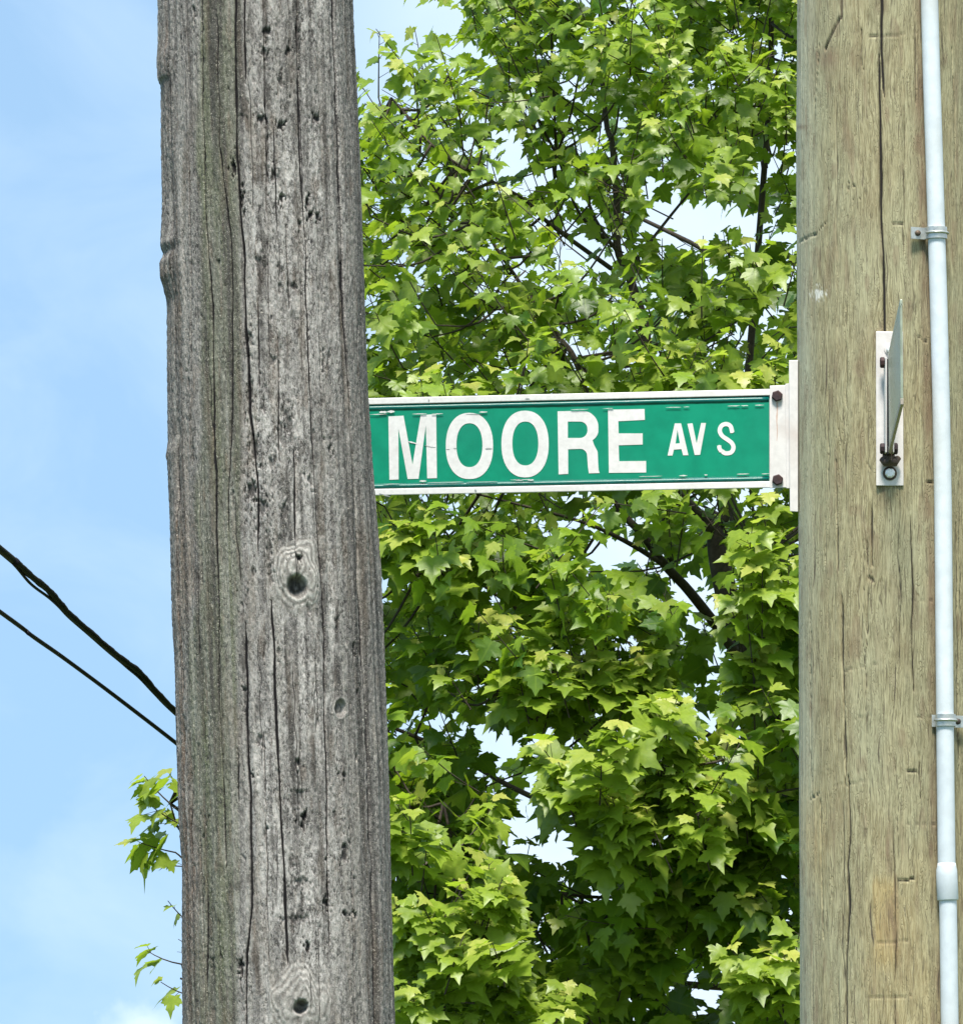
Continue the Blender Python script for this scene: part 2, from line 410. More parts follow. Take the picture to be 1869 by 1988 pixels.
grey_cracks = [
    ([(389, -200), (392, 220), (396, 375), (411, 594), (414, 760), (418, 932), (424, 1180), (425, 1380), (432, 1475), (438, 1700)], 4.0, 1),
    ([(475, -200), (475, 165)], 3.6, 1), ([(454, -200), (459, 312), (465, 406), (473, 500), (478, 640), (484, 800), (500, 932), (500, 1075)], 4.6, 1),
    ([(510, -100), (516, 300), (522, 620), (526, 800)], 1.8, .7), ([(573, -200), (580, 200), (586, 340), (594, 470), (597, 640), (604, 800), (610, 932), (617, 1050), (630, 1200), (631, 1400), (634, 1475), (638, 1740), (640, 1860)], 3.0, .95),
    ([(643, -100), (654, 230), (664, 420), (668, 600), (677, 760), (687, 932), (696, 1130), (709, 1390), (712, 1475), (718, 1640), (723, 1780), (732, 2100)], 5.0, 1),
    ([(325, -100), (326, 240), (331, 520), (338, 760), (342, 1000), (352, 1250), (358, 1480), (364, 1700)], 6.0, 1),
    ([(420, 20), (426, 280), (446, 450), (451, 620), (449, 800), (443, 932), (444, 1040)], 2.6, .9),
    ([(388, 900), (393, 1160)], 3.0, .95), ([(527, 1160), (531, 1250), (534, 1340), (538, 1420), (541, 1475), (545, 1580), (552, 1710), (558, 1880)], 4.8, 1),
    ([(572, 870), (573, 1060)], 4, .9), ([(477, 1200), (479, 1380), (482, 1475), (488, 1655), (488, 1760), (479, 1840), (481, 2100)], 4.4, 1),
    ([(353, 1000), (356, 1200)], 4, .9), ([(385, 1080), (386, 1300)], 3, .9), ([(384, 1440), (388, 1660), (395, 1850), (400, 2100)], 3.4, .95),
    ([(512, 1400), (517, 1600), (522, 1900)], 1.8, .7), ([(680, 1470), (684, 1800), (690, 2100)], 1.8, .7), ([(460, 1450), (464, 1560)], 3.2, .9),
    ([(400, 1700), (404, 1950)], 6.0, .9), ([(372, 1500), (374, 1800)], 5, .85), ([(540, 640), (543, 900)], 2.0, .8), ([(620, 640), (628, 900)], 1.8, .7),
    ([(365, 300), (370, 620), (368, 900)], 2.4, .8), ([(500, 560), (503, 760)], 3, .9), ([(745, 1600), (752, 2050)], 2.4, .8), ([(556, 380), (562, 600)], 1.8, .8),
]
left = [(0, 303), (90, 304), (120, 302), (158, 304), (166, 310), (300, 311), (400, 313), (480, 310), (496, 317), (512, 309), (540, 310), (560, 317), (590, 324), (700, 325),
        (860, 327), (885, 324), (910, 327), (1000, 331), (1200, 333), (1290, 338), (1400, 340), (1500, 344), (1600, 348), (1680, 355), (1800, 355), (1988, 357)]
right = [(0, 688), (60, 690), (300, 702), (600, 712), (770, 717), (900, 724), (1100, 737), (1300, 744), (1500, 752), (1700, 757), (1988, 766)]
GP = make_pole('utility_pole', 9.1, left, right, (495.5, 561.5), grey_cracks, 3, 440, 3.4, grey_mat(),
               dict(fine=56, stave=.0034, rough=.0022, paint=grey_paint))
tag(GP, 'weathered grey cracked timber pole with knots, nearest, standing in front of the tree', 'utility pole')

# ------------------------------------------------------------------ newer tan pole
def tan_mat():
    m, t, b = newmat('treated_tan_timber')
    oc = t.node('ShaderNodeTexCoord').outputs['Object']
    arc = t.attr('arc').outputs['Fac']
    sp = t.node('ShaderNodeSeparateXYZ', in_0=oc)
    cyl = t.node('ShaderNodeCombineXYZ', in_0=arc, in_1=sp.outputs[2]).outputs[0]
    wob = t.noise(t.scalev(cyl, 1, .35, 1), 14, 3, .5)
    arcw = t.math('ADD', arc, t.math('MULTIPLY', wob, .035))
    cw = t.node('ShaderNodeCombineXYZ', in_0=arcw, in_1=sp.outputs[2]).outputs[0]
    g1 = t.noise(t.scalev(cw, 1, .06, 1), 370, 4, .62, .5)
    g2 = t.noise(t.scalev(cw, 1, .045, 1), 480, 3, .6)
    big = t.noise(t.scalev(cyl, 1, .3, 1), 9, 4, .55)
    mid = t.noise(t.scalev(cyl, 1, .22, 1), 34, 4, .6, .4)
    c = t.mix(t.ramp(g1, [(.36, 0.0), (.6, 1.0)]), (.170, .146, .078), (.345, .312, .188))
    c = t.mix(t.math('MULTIPLY', t.ramp(g2, [(.52, 0.0), (.68, 1.0)]), .4), c, (.40, .37, .25))
    c = t.mix(t.math('MULTIPLY', t.ramp(mid, [(.50, 0.0), (.7, 1.0)]), .55), c, (.20, .155, .09))
    c = t.mix(t.math('MULTIPLY', t.ramp(big, [(.45, 0.0), (.7, 1.0)]), .35), c, (.36, .38, .26))
    c = t.mix(t.math('MULTIPLY', t.attr('pale').outputs['Fac'], .55), c, (.50, .52, .42))
    c = t.mix(t.math('MULTIPLY', t.attr('gold').outputs['Fac'], .4), c, t.mix(g1, (.30, .18, .06), (.55, .40, .15)))
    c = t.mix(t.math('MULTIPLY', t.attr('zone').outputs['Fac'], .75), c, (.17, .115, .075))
    c = t.mix(t.attr('ring').outputs['Fac'], c, (.72, .72, .68))
    # thin dark grain lines
    ln = t.ramp(t.noise(t.scalev(cw, 1, .05, 1), 340, 3, .55, .8), [(.33, 1.0), (.40, 0.0)])
    c = t.mix(t.math('MULTIPLY', ln, .8), c, (.12, .10, .065))
    ct_ = t.noise(t.scalev(cw, 1, .13, 1), 58, 3, .5, .35)
    fr = t.math('FRACT', t.math('MULTIPLY', ct_, 26.0))
    iso = t.math('MULTIPLY', t.ramp(t.math('ABSOLUTE', t.math('SUBTRACT', fr, .5)), [(.05, 1.0), (.16, 0.0)]), t.ramp(t.noise(t.scalev(cyl, 1, .2, 1), 60, 2, .5), [(.38, 0.0), (.56, 1.0)]))
    c = t.mix(t.math('MULTIPLY', iso, .62), c, (.12, .098, .055))
    ln2 = t.ramp(t.noise(t.scalev(cw, 1, .03, 1), 190, 2, .5, .6), [(.29, 1.0), (.32, 0.0)])
    c = t.mix(t.math('MULTIPLY', ln2, .85), c, (.07, .055, .04))
    c = t.mix(t.attr('pit').outputs['Fac'], c, (.05, .035, .03))
    c = t.mix(t.ramp(t.attr('crack').outputs['Fac'], [(.2, 0.0), (.8, 1.0)]), c, (.016, .014, .014))
    t.set(b.inputs['Base Color'], c); b.inputs['Roughness'].default_value = .8; b.inputs['Specular IOR Level'].default_value = .25
    h = t.math('SUBTRACT', t.math('ADD', t.math('MULTIPLY', g1, .8), t.math('MULTIPLY', g2, .4)), t.math('ADD', t.math('MULTIPLY', ln, .5), t.math('MULTIPLY', iso, .35)))
    bp = t.node('ShaderNodeBump', in_Strength=.55, in_Distance=.0025, in_Height=h); t.l.new(bp.outputs[0], b.inputs['Normal'])
    return m
def tan_paint(U, V, T, arcpx, R0, disp, A, uc, ctof):
    A['pale'] = np.clip(sm((1600 - U) / 60) * (.5 + .6 * vnoise(arcpx / 20., V / 200., 61)), 0, 1)
    A['gold'] = sm((U - 1688) / 14) * sm((1748 - U) / 14) * sm((V - 1690) / 40) * sm((1900 - V) / 60) + .35 * sm((U - 1650) / 60) * sm((V - 1500) / 300)
    A['gold'] += .7 * sm((1620 - U) / 40) * sm(1 - np.abs(V - 1620) / 150)
    A['gold'] = np.clip(A['gold'] * (.6 + .7 * vnoise(arcpx / 9., V / 90., 62)), 0, 1)
    z = .9 * np.exp(-((U - 1606) / 20.) ** 2 - ((V - 112) / 22.) ** 2) + .8 * np.exp(-((U - 1552) / 12.) ** 2 - ((V - 246) / 5.) ** 2)
    z += .55 * sm((U - 1716) / 8) * sm((1738 - U) / 8) * sm((V - 1560) / 60) * sm((1710 - V) / 20)
    z += .5 * np.exp(-((U - 1725) / 16.) ** 2 - ((V - 1800) / 45.) ** 2) + .5 * np.exp(-((U - 1572) / 10.) ** 2 - ((V - 1735) / 8.) ** 2)
    z += .45 * sm((vnoise(arcpx / 14., V / 55., 63) - .74) / .12)
    z += .75 * sm((U - np.interp(V, [0, 1000, 1988], [1768, 1792, 1803])) / 12) * sm((np.interp(V, [0, 1000, 1988], [1796, 1822, 1832]) - U) / 6) * (.3 + .9 * vnoise(V / 90., V * 0, 67)) * sm((2100 - V) / 1500 + .35)  # conduit's contact shade, with some dirt, painted as a brown strip
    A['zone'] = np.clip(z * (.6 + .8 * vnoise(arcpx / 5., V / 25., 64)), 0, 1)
    A['ring'] = .8 * np.clip(sm(1.3 - np.sqrt(((U - 1587) / 11.) ** 2 + ((V - 570) / 13.) ** 2) * (1 + 1.4 * (vnoise(arcpx / 3., V / 3., 70) - .4))), 0, 1)
    # short cross-cuts and nicks : (u0, v0, u1, v1, width)
    def seg(u0, v0, u1, v1, wd, s):
        c0 = ctof(u0); c1 = ctof(u1)
        tt = np.clip((arcpx - c0) / (c1 - c0 + 1e-6), 0, 1) if abs(u1 - u0) > abs(v1 - v0) else np.clip((V - v0) / (v1 - v0), 0, 1)
        pa = c0 + (c1 - c0) * tt; pv = v0 + (v1 - v0) * tt + (vnoise(arcpx / 9., V * 0, 66) - .5) * 5
        d = np.sqrt((arcpx - pa) ** 2 + (V - pv) ** 2)
        A['pit'] = np.maximum(A['pit'], s * (.75 if abs(u1 - u0) < abs(v1 - v0) + 30 else .36) * (.5 + .8 * vnoise(arcpx / 9., V * 0, 71)) * np.clip(1.5 - d / (wd * .62), 0, 1))
    for q in ((1632, -20, 1631, 32, 4, 1.3), (1631, 30, 1601, 92, 4.4, 1.3), (1683, 72, 1704, 70, 1.6, .7), (1706, 68, 1762, 65, 1.8, .8), (1734, 432, 1759, 434, 2, .8),
              (1604, 427, 1582, 452, 2.4, .9), (1582, 452, 1549, 472, 2.6, .8), (1637, 1302, 1702, 1290, 1.7, .8), (1770, 1166, 1810, 1167, 1.7, .7),
              (1774, 1391, 1812, 1392, 1.8, .8), (1617, 1528, 1690, 1515, 1.8, .75), (1758, 1600, 1815, 1602, 1.7, .85), (1746, 1709, 1774, 1708, 2.5, .95),
              (1703, 1833, 1762, 1825, 2, .9), (1677, 1940, 1770, 1933, 2, .9), (1758, 1498, 1782, 1500, 2.2, .9), (1573, 1551, 1589, 1540, 2, .8), (1820, 940, 1800, 935, 2, .8),
              (1784, 655, 1800, 662, 2.6, .9), (1556, 1215, 1549, 1230, 2, .8), (1683, 900, 1690, 912, 2, .6), (1660, 1395, 1690, 1390, 1.3, .5)): seg(*q)
    pits([(1587, 570, 3, 3, .0), (1692, 1125, 3, 4, .5), (1645, 365, 2, 5, .6), (1655, 360, 3, 2, .5)], U, V, arcpx, R0, A, ctof)
tan_cracks = [
    ([(1709, -200), (1711, 100), (1716, 190)], 6.5, 1), ([(1706, 100), (1708, 273), (1711, 410), (1715, 544), (1719, 700), (1722, 900)], 5.4, 1),
    ([(1622, 880), (1625, 1135)], 2.6, .95), ([(1633, 1140), (1636, 1300), (1640, 1476), (1640, 1540)], 4.0, 1),
    ([(1647, 1500), (1648, 1630), (1644, 1680), (1647, 1760), (1642, 1850), (1644, 2100)], 5.2, 1),
    ([(1692, 960), (1694, 1110)], 3.0, .95), ([(1768, 975), (1772, 1150), (1768, 1220), (1774, 1350)], 3.4, .95), ([(1683, 1040), (1685, 1260)], 2.0, .8),
    ([(1590, 1530), (1593, 1640), (1596, 1720), (1600, 1840)], 2.4, .85), ([(1732, 1560), (1737, 1700), (1740, 2050)], 2.2, .9), ([(1672, 50), (1672, 130)], 2.4, .8),
    ([(1590, 60), (1577, 220)], 1.6, .6), ([(1640, 560), (1642, 800)], 1.6, .6), ([(1784, 1440), (1787, 1570)], 2.0, .85), ([(1776, 40), (1778, 220)], 2, .7),
    ([(1852, 80), (1858, 380)], 2, .7), ([(1858, 1000), (1862, 1500)], 2.6, .8), ([(1600, 1000), (1601, 1160)], 1.5, .6), ([(1757, 180), (1754, 520)], 1.6, .7),
]
YP = 11.5
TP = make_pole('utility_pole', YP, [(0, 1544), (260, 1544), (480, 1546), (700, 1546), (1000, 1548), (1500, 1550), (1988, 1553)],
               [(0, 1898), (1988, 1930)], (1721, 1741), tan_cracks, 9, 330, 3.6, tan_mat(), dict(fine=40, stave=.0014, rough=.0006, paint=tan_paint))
tag(TP, 'newer tan timber pole carrying the green street sign and the white conduit', 'utility pole')
def pole_surface(u, v, out=0.0):
    """point on (or out metres off) the tan pole's near surface at photograph column u"""
    R = 177 + v / 1988 * 12 + out / pxm(YP); th = 0; uc, vm = 1721, v
    for _ in range(5):
        g_ = 1 - R * math.cos(th) / F; vm = 2300 - (2300 - v) * g_; uc = 1721 + 20 * vm / 1988
        th = math.asin(max(-.98, min(.98, ((u - CX) * g_ - (uc - CX)) / R)))
    a = at(uc, vm, YP); r = R * pxm(YP)
    return Vector((a.x + r * math.sin(th), YP - r * math.cos(th), a.z)), th

# ------------------------------------------------------------------ conduit
k = pxm(YP)
con = empty('conduit', (at(1845, 2300, YP).x, YP - .19, 0)); tag(con, 'white painted conduit pipe strapped up the front of the tan pole', 'conduit')
pipe_c = [(-6000, 1640), (-1500, 1770), (0, 1805.5), (136, 1809), (273, 1813.5), (410, 1817.5), (575, 1822.5), (760, 1827), (980, 1831), (1476, 1835), (1700, 1837.5), (1760, 1840), (1988, 1843), (2200, 1846), (3900, 1868)]
def conduit_pt(v):
    u = float(np.interp(v, [p[0] for p in pipe_c], [p[1] for p in pipe_c]))
    return pole_surface(u, v, 20 * k)
cb = MB()
vv = [v for v in np.concatenate([np.linspace(-5500, -200, 14), np.linspace(-100, 2100, 60), np.linspace(2300, 3880, 8)])]
cb.tube([conduit_pt(v)[0] for v in vv], 17 * k, 20); pb = cb.build('pipe', M['pvc'], con, True)
cb = MB(); cv = [1676, 1683, 1690, 1700, 1747, 1748.2, 1748.3]; cr = [17.2, 18.3, 20, 20.4, 20.4, 19.8, 17.2]
cb.tube([conduit_pt(v)[0] for v in cv], [r * k for r in cr], 24); cb.build('coupling', M['pvc'], con, True)
def strap(v, side):
    """a one-hole strap wrapped over the pipe with its tab to the left (-1) or right (+1)"""
    p, th = conduit_pt(v)
    hz = 11.5 * k
    rad = Vector((math.sin(th), -math.cos(th), 0)); tan = Vector((math.cos(th), math.sin(th), 0))
    ri, ro = 17.4 * k, 20.6 * k
    prof = []
    N = 22
    for i in range(N + 1):
        a = math.pi * i / N - math.pi * .5          # -90 .. 90 about the outward direction
        prof.append((math.sin(a), math.cos(a)))
    inner = [(x * ri, y * ri) for x, y in prof]; outer = [(x * ro, y * ro) for x, y in prof]
    tl = 38 * k; th_ = 3.0 * k; by = -15 * k
    i0 = inner if side < 0 else [(-x, y) for x, y in inner]
    o0 = outer if side < 0 else [(-x, y) for x, y in outer]
    s = -1
    # closed cross-section: tab, up over the pipe, small foot
    cross = [(-ro - tl + 10 * k, by), (-ro - tl + 10 * k, by + th_), (-ro, by + th_)] + o0 + [(ro, by), (ri, by)] + i0[::-1] + [(-ri, by)]
    if side > 0: cross = [(-x, y) for x, y in cross]
    m = MB(); vs = []
    for z in (-hz, hz):
        for x, y in cross: vs.append(p + tan * x + rad * y + Vector((0, 0, z)))
    n = len(cross)
    tris = geometry.tessellate_polygon([[Vector((x, y, 0)) for x, y in cross]])
    fs = [tuple(t_) for t_ in tris] + [tuple(i + n for i in t_)[::-1] for t_ in tris] + [(i, (i + 1) % n, (i + 1) % n + n, i + n) for i in range(n)]
    m.add(vs, fs)
    # raised rib
    st = m.build('strap', M['galv'], con, False, .0008)
    rb = MB(); rb.tube([p + tan * x * (ro + .0012) + rad * y * (ro + .0012) for x, y in prof], 2.6 * k, 8); rb.build('rib', M['galv'], st, True)
    c = p + tan * (side * (ro + tl - 24 * k)) + rad * (by + th_)
    sb = MB(); sb.tube([c, c + rad * .003, c + rad * .005], [6 * k, 5.4 * k, 2.5 * k], 10); sb.build('screw', M['dark_metal'], st, True)
strap(452, -1); strap(1399, 1)

# ------------------------------------------------------------------ street sign facing us
YS = YP                                           # plane of the blade
root = empty('street_sign', at(1560, 860, YS)); tag(root, 'green MOORE AV S street sign with white edges, bracketed left of the tan pole', 'street sign')
def vt(u): return 773 - (u - 716) * 18 / 777
def vb(u): return 962 - (u - 716) * 15 / 777
def lane(t0, t1, u0, u1, Y0, Y1, mb, n=1):
    us = np.linspace(u0, u1, n + 1); rings = []
    for u in us:
        a = vt(u) + (vb(u) - vt(u)) * t0; b = vt(u) + (vb(u) - vt(u)) * t1
        rings.append([at(u, a, Y0), at(u, b, Y0), at(u, b, Y1), at(u, a, Y1)])
    mb.loft(rings)
U0, U1 = 668, 1512
m = MB(); lane(.05, .95, U0, U1, YS - .0010, YS + .0010, m); blade = m.build('blade', M['white'], root)
for (a, b) in ((0, .066), (.934, 1)):
    m = MB(); lane(a, b, U0, U1 - 2, YS - .0050, YS + .0050, m, 12); m.build('edge_rail', M['sheet_white'], root, False, .0016)
m = MB(); lane(.069, .931, U0 + 1, 1493, YS - .0022, YS - .0012, m); face = m.build('face', M['green'], root)
for (a, b) in ((.069, .128), (.880, .931)):
    m = MB(); us = np.linspace(U0 + 2, 1492, 60)
    rings = []
    for i, u in enumerate(us):
        h = vb(u) - vt(u); j = (random.random() - .5) * .6
        v0 = vt(u) + h * a; v1 = vt(u) + h * b + j
        rings.append([at(u, v0, YS - .0023), at(u, v0 * .5 + v1 * .5, YS - .0040), at(u, v1, YS - .0030), at(u, v1, YS - .0023)])
    m.loft(rings); m.build('folded_edge', M['teal'], face, True)

def Z1(p): return (699 + p[0] * .24926, 745.5 + p[1] * .24926)
def Z2(p): return (1165 + p[0] * .24926, 668 + p[1] * .24926)
def ell(cx, cy, rx, ry, n=48, e=2.25, rev=False):
    o = []
    for i in range(n):
        a = 2 * math.pi * i / n; c, s = math.cos(a), math.sin(a)
        o.append((cx + rx * math.copysign(abs(c) ** (2 / e), c), cy + ry * math.copysign(abs(s) ** (2 / e), s)))
    return o[::-1] if rev else o
def arc(cx, cy, rx, ry, a0, a1, n=10):
    return [(cx + rx * math.cos(math.radians(a0 + (a1 - a0) * i / n)), cy + ry * math.sin(math.radians(a0 + (a1 - a0) * i / n))) for i in range(n + 1)]
def stroke(pts, wd, n=40):
    """smooth ribbon along a Catmull-Rom path"""
    P = [np.array(p, float) for p in pts]; P = [2 * P[0] - P[1]] + P + [2 * P[-1] - P[-2]]
    c = []
    seg = len(P) - 3
    for s in range(seg):
        for i in range(8):
            t = i / 8; a, b, d, e = P[s:s + 4]
            c.append(.5 * ((2 * b) + (-a + d) * t + (2 * a - 5 * b + 4 * d - e) * t * t + (-a + 3 * b - 3 * d + e) * t ** 3))
    c.append(P[-2]); L, Rr = [], []
    for i in range(len(c)):
        t = c[min(i + 1, len(c) - 1)] - c[max(i - 1, 0)]; t = t / np.linalg.norm(t); nrm = np.array([-t[1], t[0]]) * wd / 2
        L.append(tuple(c[i] + nrm)); Rr.append(tuple(c[i] - nrm))
    def cap(a, b, out):
        mid = (np.array(a) + np.array(b)) / 2 + out * wd * .16; return [tuple(mid)]
    return L + cap(L[-1], Rr[-1], (c[-1] - c[-2]) / np.linalg.norm(c[-1] - c[-2])) + Rr[::-1] + cap(L[0], Rr[0], (c[0] - c[1]) / np.linalg.norm(c[0] - c[1]))
letters = []
letters.append((Z1, [(220, 252), (338, 246), (408, 627), (472, 240), (592, 235), (598, 733), (522, 735), (512, 320), (455, 738), (370, 740), (298, 345), (300, 743), (228, 746)], []))
letters.append((Z1, ell(851, 482, 184, 258), [ell(851, 476, 101, 171, rev=True)]))
letters.append((Z1, ell(1284, 467, 184, 260), [ell(1286, 463, 101, 171, rev=True)]))
Rout = [(1537, 212)] + arc(1730, 335, 125, 127, -90, 0) + arc(1735, 360, 120, 98, 0, 52, 6)[1:] + [(1822, 475)] + arc(1780, 545, 70, 70, -35, 0, 5) + [(1853, 620), (1857, 670), (1864, 693), (1781, 696), (1773, 640), (1768, 570)] \
    + arc(1715, 560, 53, 55, 0, -90, 5)[1:] + [(1619, 508), (1620, 700), (1545, 704)]
Rin = [(1617, 292), (1617, 420)] + arc(1712, 360, 58, 60, 90, 0, 6) + arc(1712, 350, 58, 58, 0, -90, 6)[1:]
letters.append((Z1, Rout, [Rin]))
letters.append((Z2, [(60, 510), (345, 505), (347, 590), (140, 600), (143, 695), (330, 695), (330, 782), (143, 788), (147, 912), (357, 910), (357, 1000), (67, 1003)], []))
letters.append((Z2, [(580, 617), (629, 617), (686, 865), (645, 866), (632, 818), (573, 822), (562, 868), (524, 868)], [[(601, 668), (586, 774), (620, 772)]]))
letters.append((Z2, [(678, 620), (718, 616), (750, 772), (785, 614), (823, 614), (777, 862), (735, 864)], []))
S1 = stroke([(1028, 688), (1014, 640), (981, 622), (944, 636), (930, 675), (950, 715), (990, 743), (1025, 772), (1037, 808), (1018, 843), (975, 850), (948, 834)], 33)
S2 = stroke([(943, 836), (928, 812), (926, 790)], 32)
letters.append((Z2, S1, [])); extraS = S2
for i, (Z, o, hs) in enumerate(letters):
    m = MB(); m.prism([Z(p) for p in o], [[Z(p) for p in h] for h in hs], YS - .0029, YS - .0021, flatplace)
    if i == 7: m.prism([Z2(p) for p in extraS], [], YS - .0031, YS - .0021, flatplace)
    m.build('letter', M['sheet_white'], face)
# peeled slivers of the sheeting along the folds, a few scuffs
def sliver(u0, v0, L, h, Y=.0052, dv=-.023):
    n = 7; up, dn = [], []
    for i in range(n):
        t = i / (n - 1); w = math.sin(math.pi * (.08 + .84 * t)) * h * (.5 + random.random() * .6)
        u = u0 + L * t; v = v0 + dv * L * t + (random.random() - .5) * .5
        up.append((u, v - w / 2)); dn.append((u, v + w / 2))
    m = MB(); m.prism(up + dn[::-1], [], YS - Y, YS - Y + .0009, flatplace); m.build(SL[0], SL[1], face)
SL = ['peeling_sliver', M['sheet_white']]
for q in ((717, 804.5, 34, 1.3), (736, 800, 16, 5), (752, 799, 14, 6), (800, 803.5, 28, 2), (838, 803.5, 22, 1.6), (1108, 795, 34, 1.4), (1292, 791, 30, 1.5), (1326, 790, 12, 1.2),
          (1412, 788, 24, 1.6), (1438, 787.5, 14, 1.8), (1465, 786.5, 18, 1.6), (1170, 793, 20, 1.2), (930, 800, 16, 3), (990, 931.5, 46, 1.6), (1000, 932, 16, 3), (1024, 932, 12, 3),
          (814, 934, 14, 3.6), (830, 937, 70, 1.2), (1240, 925, 45, 1.2), (1318, 923.5, 16, 2.6), (1367, 922, 6, 3), (1430, 920.5, 24, 1.8), (1478, 920, 16, 1.4), (745, 940, 30, 1.2), (905, 936, 60, 1.0)):
    sliver(*q)
for q in ((792, 857, 18, 4, .0034, .25), (828, 866, 18, 1.5, .0036, .1)): sliver(*q)
SL = ['scuff', simple('grey_scuff', (.30, .31, .30), .6)]
for q in ((866, 872, 7, 1.8, .0034, .05), (880, 870.5, 6, 3, .0034, 0), (942, 871, 13, 4, .0034, -.02), (824, 865, 22, 1.6, .0033, .12), (1019, 774, 9, 4, .0056, 0), (831, 777, 2.5, 6, .0056, 0), (921, 952, 4, 7, .0056, .3),
          (736, 958, 22, 3, .0056, .3), (905, 804, 30, 1.6, .0034, 0)): sliver(*q)

# clamp plate at the blade's end and the bracket on the pole's flank
m = MB()
cp = [(1494, 748.5), (1533, 747), (1534, 946), (1494, 948)]
m.prism(cp, [], YS - .0085, YS - .0052, flatplace); m.prism([(1494, 748.5), (1533, 747), (1534, 946), (1494, 948)], [], YS + .0052, YS + .0085, flatplace)
clamp = m.build('clamp_plate', M['white'], root, False, .0010)
m = MB(); m.prism([(1531, 699), (1549, 699), (1549, 994), (1533, 993)], [], YS - .026, YS + .026, flatplace)
m.build('base_plate', M['white'], root, False, .0015)
m = MB(); m.prism([(1524, 745), (1533, 744), (1534, 948), (1526, 948)], [], YS - .0110, YS - .0086, flatplace); m.build('flange', M['white'], clamp, False, .0008)
def hexbolt(c, axis, r, h, n=6, dome=.35, mb=None):
    axis = axis.normalized(); a = axis.cross(Vector((0, 0, 1)));
    if a.length < .1: a = Vector((1, 0, 0))
    a.normalize(); b = axis.cross(a)
    def ring(rr, d): return [c + axis * d + (a * math.cos(2 * math.pi * (j + .3) / n) + b * math.sin(2 * math.pi * (j + .3) / n)) * rr for j in range(n)]
    mb.loft([ring(r, 0), ring(r, h * .8), ring(r * .8, h)])
for (u, v) in ((1508, 769), (1509, 932)):
    m = MB(); hexbolt(at(u, v, YS - .0086), Vector((0, -1, 0)), .0116, .008, 6, mb=m)
    m.build('bolt', M['rust'], root, False, .0008)
# rust weeping below the upper bolt
m = MB()
for (u, v, L) in ((1508, 781, 75),):
    pts_l, pts_r = [], []
    for i in range(9):
        t = i / 8; wd = (1.9 - 1.4 * t) * (1 if L > 65 else .5 if L > 50 else 1.5) * (.7 + .5 * random.random()); pts_l.append((u + .6 * math.sin(i * 1.3) - wd, v + L * t)); pts_r.append((u + .6 * math.sin(i * 1.3) + wd, v + L * t))
    m.prism(pts_l + pts_r[::-1], [], YS - .00875 - (.0001 if L == 60 else 0), YS - .0084, flatplace)
m.build('rust_streak', simple('rust_streak', (.50, .36, .30), .8, 0, .1), clamp)

# ------------------------------------------------------------------ second sign, pointing out at us, seen almost edge-on
p0, th0 = pole_surface(1726, 790)
r2 = empty('street_sign', p0); tag(r2, 'street sign seen nearly edge-on, jutting from the tan pole beside the conduit', 'street sign')
Yf = p0.y - .001
m = MB(); m.prism([(1700, 643), (1752.5, 643.5), (1753.5, 943), (1700.5, 943)], [], Yf - .006, Yf + .004, flatplace)
bp_ = m.build('base_plate', M['white'], r2, False, .0012)
kk = pxm(Yf)
m = MB(); m.prism([(1712, 1), (1714, 1)], [], 0, 0, lambda p, Y: Vector((0, 0, 0))) if False else None
# two flanges gripping the blade
def up3(u, v, Y): return at(u, v, Y)
m = MB(); m.prism([(1715.0, 700), (1718.2, 700), (1718.2, 884), (1715.0, 884)], [], Yf - .055, Yf - .0062, lambda p, Y: at(p[0], p[1], Yf - .006) + Vector((0, Y - (Yf - .006), 0)))
m.build('flange', M['white'], r2, False, .0006)
m = MB(); m.prism([(1729.5, 700), (1732.0, 700), (1732.0, 884), (1729.5, 884)], [], Yf - .055, Yf - .0062, lambda p, Y: at(p[0], p[1], Yf - .006) + Vector((0, Y - (Yf - .006), 0)))
m.build('flange', M['white'], r2, False, .0006)
m = MB(); m.prism([(1718.4, 703), (1723.6, 703), (1724.2, 886), (1719.0, 886)], [], Yf - .050, Yf - .0062, lambda p, Y: at(p[0], p[1], Yf - .006) + Vector((0, Y - (Yf - .006), 0)))
m.build('gap_shade_strip', simple('gap_shade_black', (.008, .008, .016), .6), r2)  # dark strip filling the gap beside the blade, standing in for its shade
for (u, v, sx) in ((1714.8, 707, -1), (1714.8, 874, -1), (1732.2, 874, 1)):
    m = MB(); c = at(u, v, Yf - .006) + Vector((0, -.024, 0)); hexbolt(c, Vector((sx, 0, 0)), .0115, .0085, 8, mb=m); m.build('bolt', M['rust'], r2, False, .0008)
# blade: far end by the plate, near tip 0.86 m out toward us
LB = .745
farT, farB = at(1724.5, 692, Yf - .012), at(1725.5, 884, Yf - .012)
tip_top = at(1748.5, 583, Yf - LB); tip_bot = at(1749.5, 783, Yf - LB)
H = farT.z - farB.z
dirv = Vector((tip_top.x - farT.x, tip_top.y - farT.y, 0)).normalized(); side = Vector((dirv.y, -dirv.x, 0)).normalized()
if side.x > 0: side = -side
Lb = LB
zt, zb = farT.z, farB.z
def bl(s, z, o): return Vector((farT.x, farT.y, 0)) + dirv * s + side * o + Vector((0, 0, z))
def slab(s0, s1, z0, z1, o0, o1, mb):
    vs = [bl(s, z, o) for s in (s0, s1) for z in (z0, z1) for o in (o0, o1)]
    mb.add(vs, [(0, 1, 3, 2), (4, 6, 7, 5), (0, 4, 5, 1), (2, 3, 7, 6), (0, 2, 6, 4), (1, 5, 7, 3)])
m = MB(); slab(0, Lb, zb + .008, zt - .008, -.001, .001, m); m.build('blade', M['pale_green'], r2)
m = MB(); slab(.03, Lb - .002, zb + .0135, zt - .0135, .0012, .0022, m); slab(.03, Lb - .002, zb + .0135, zt - .0135, -.0022, -.0012, m); m.build('face', M['pale_green'], r2)
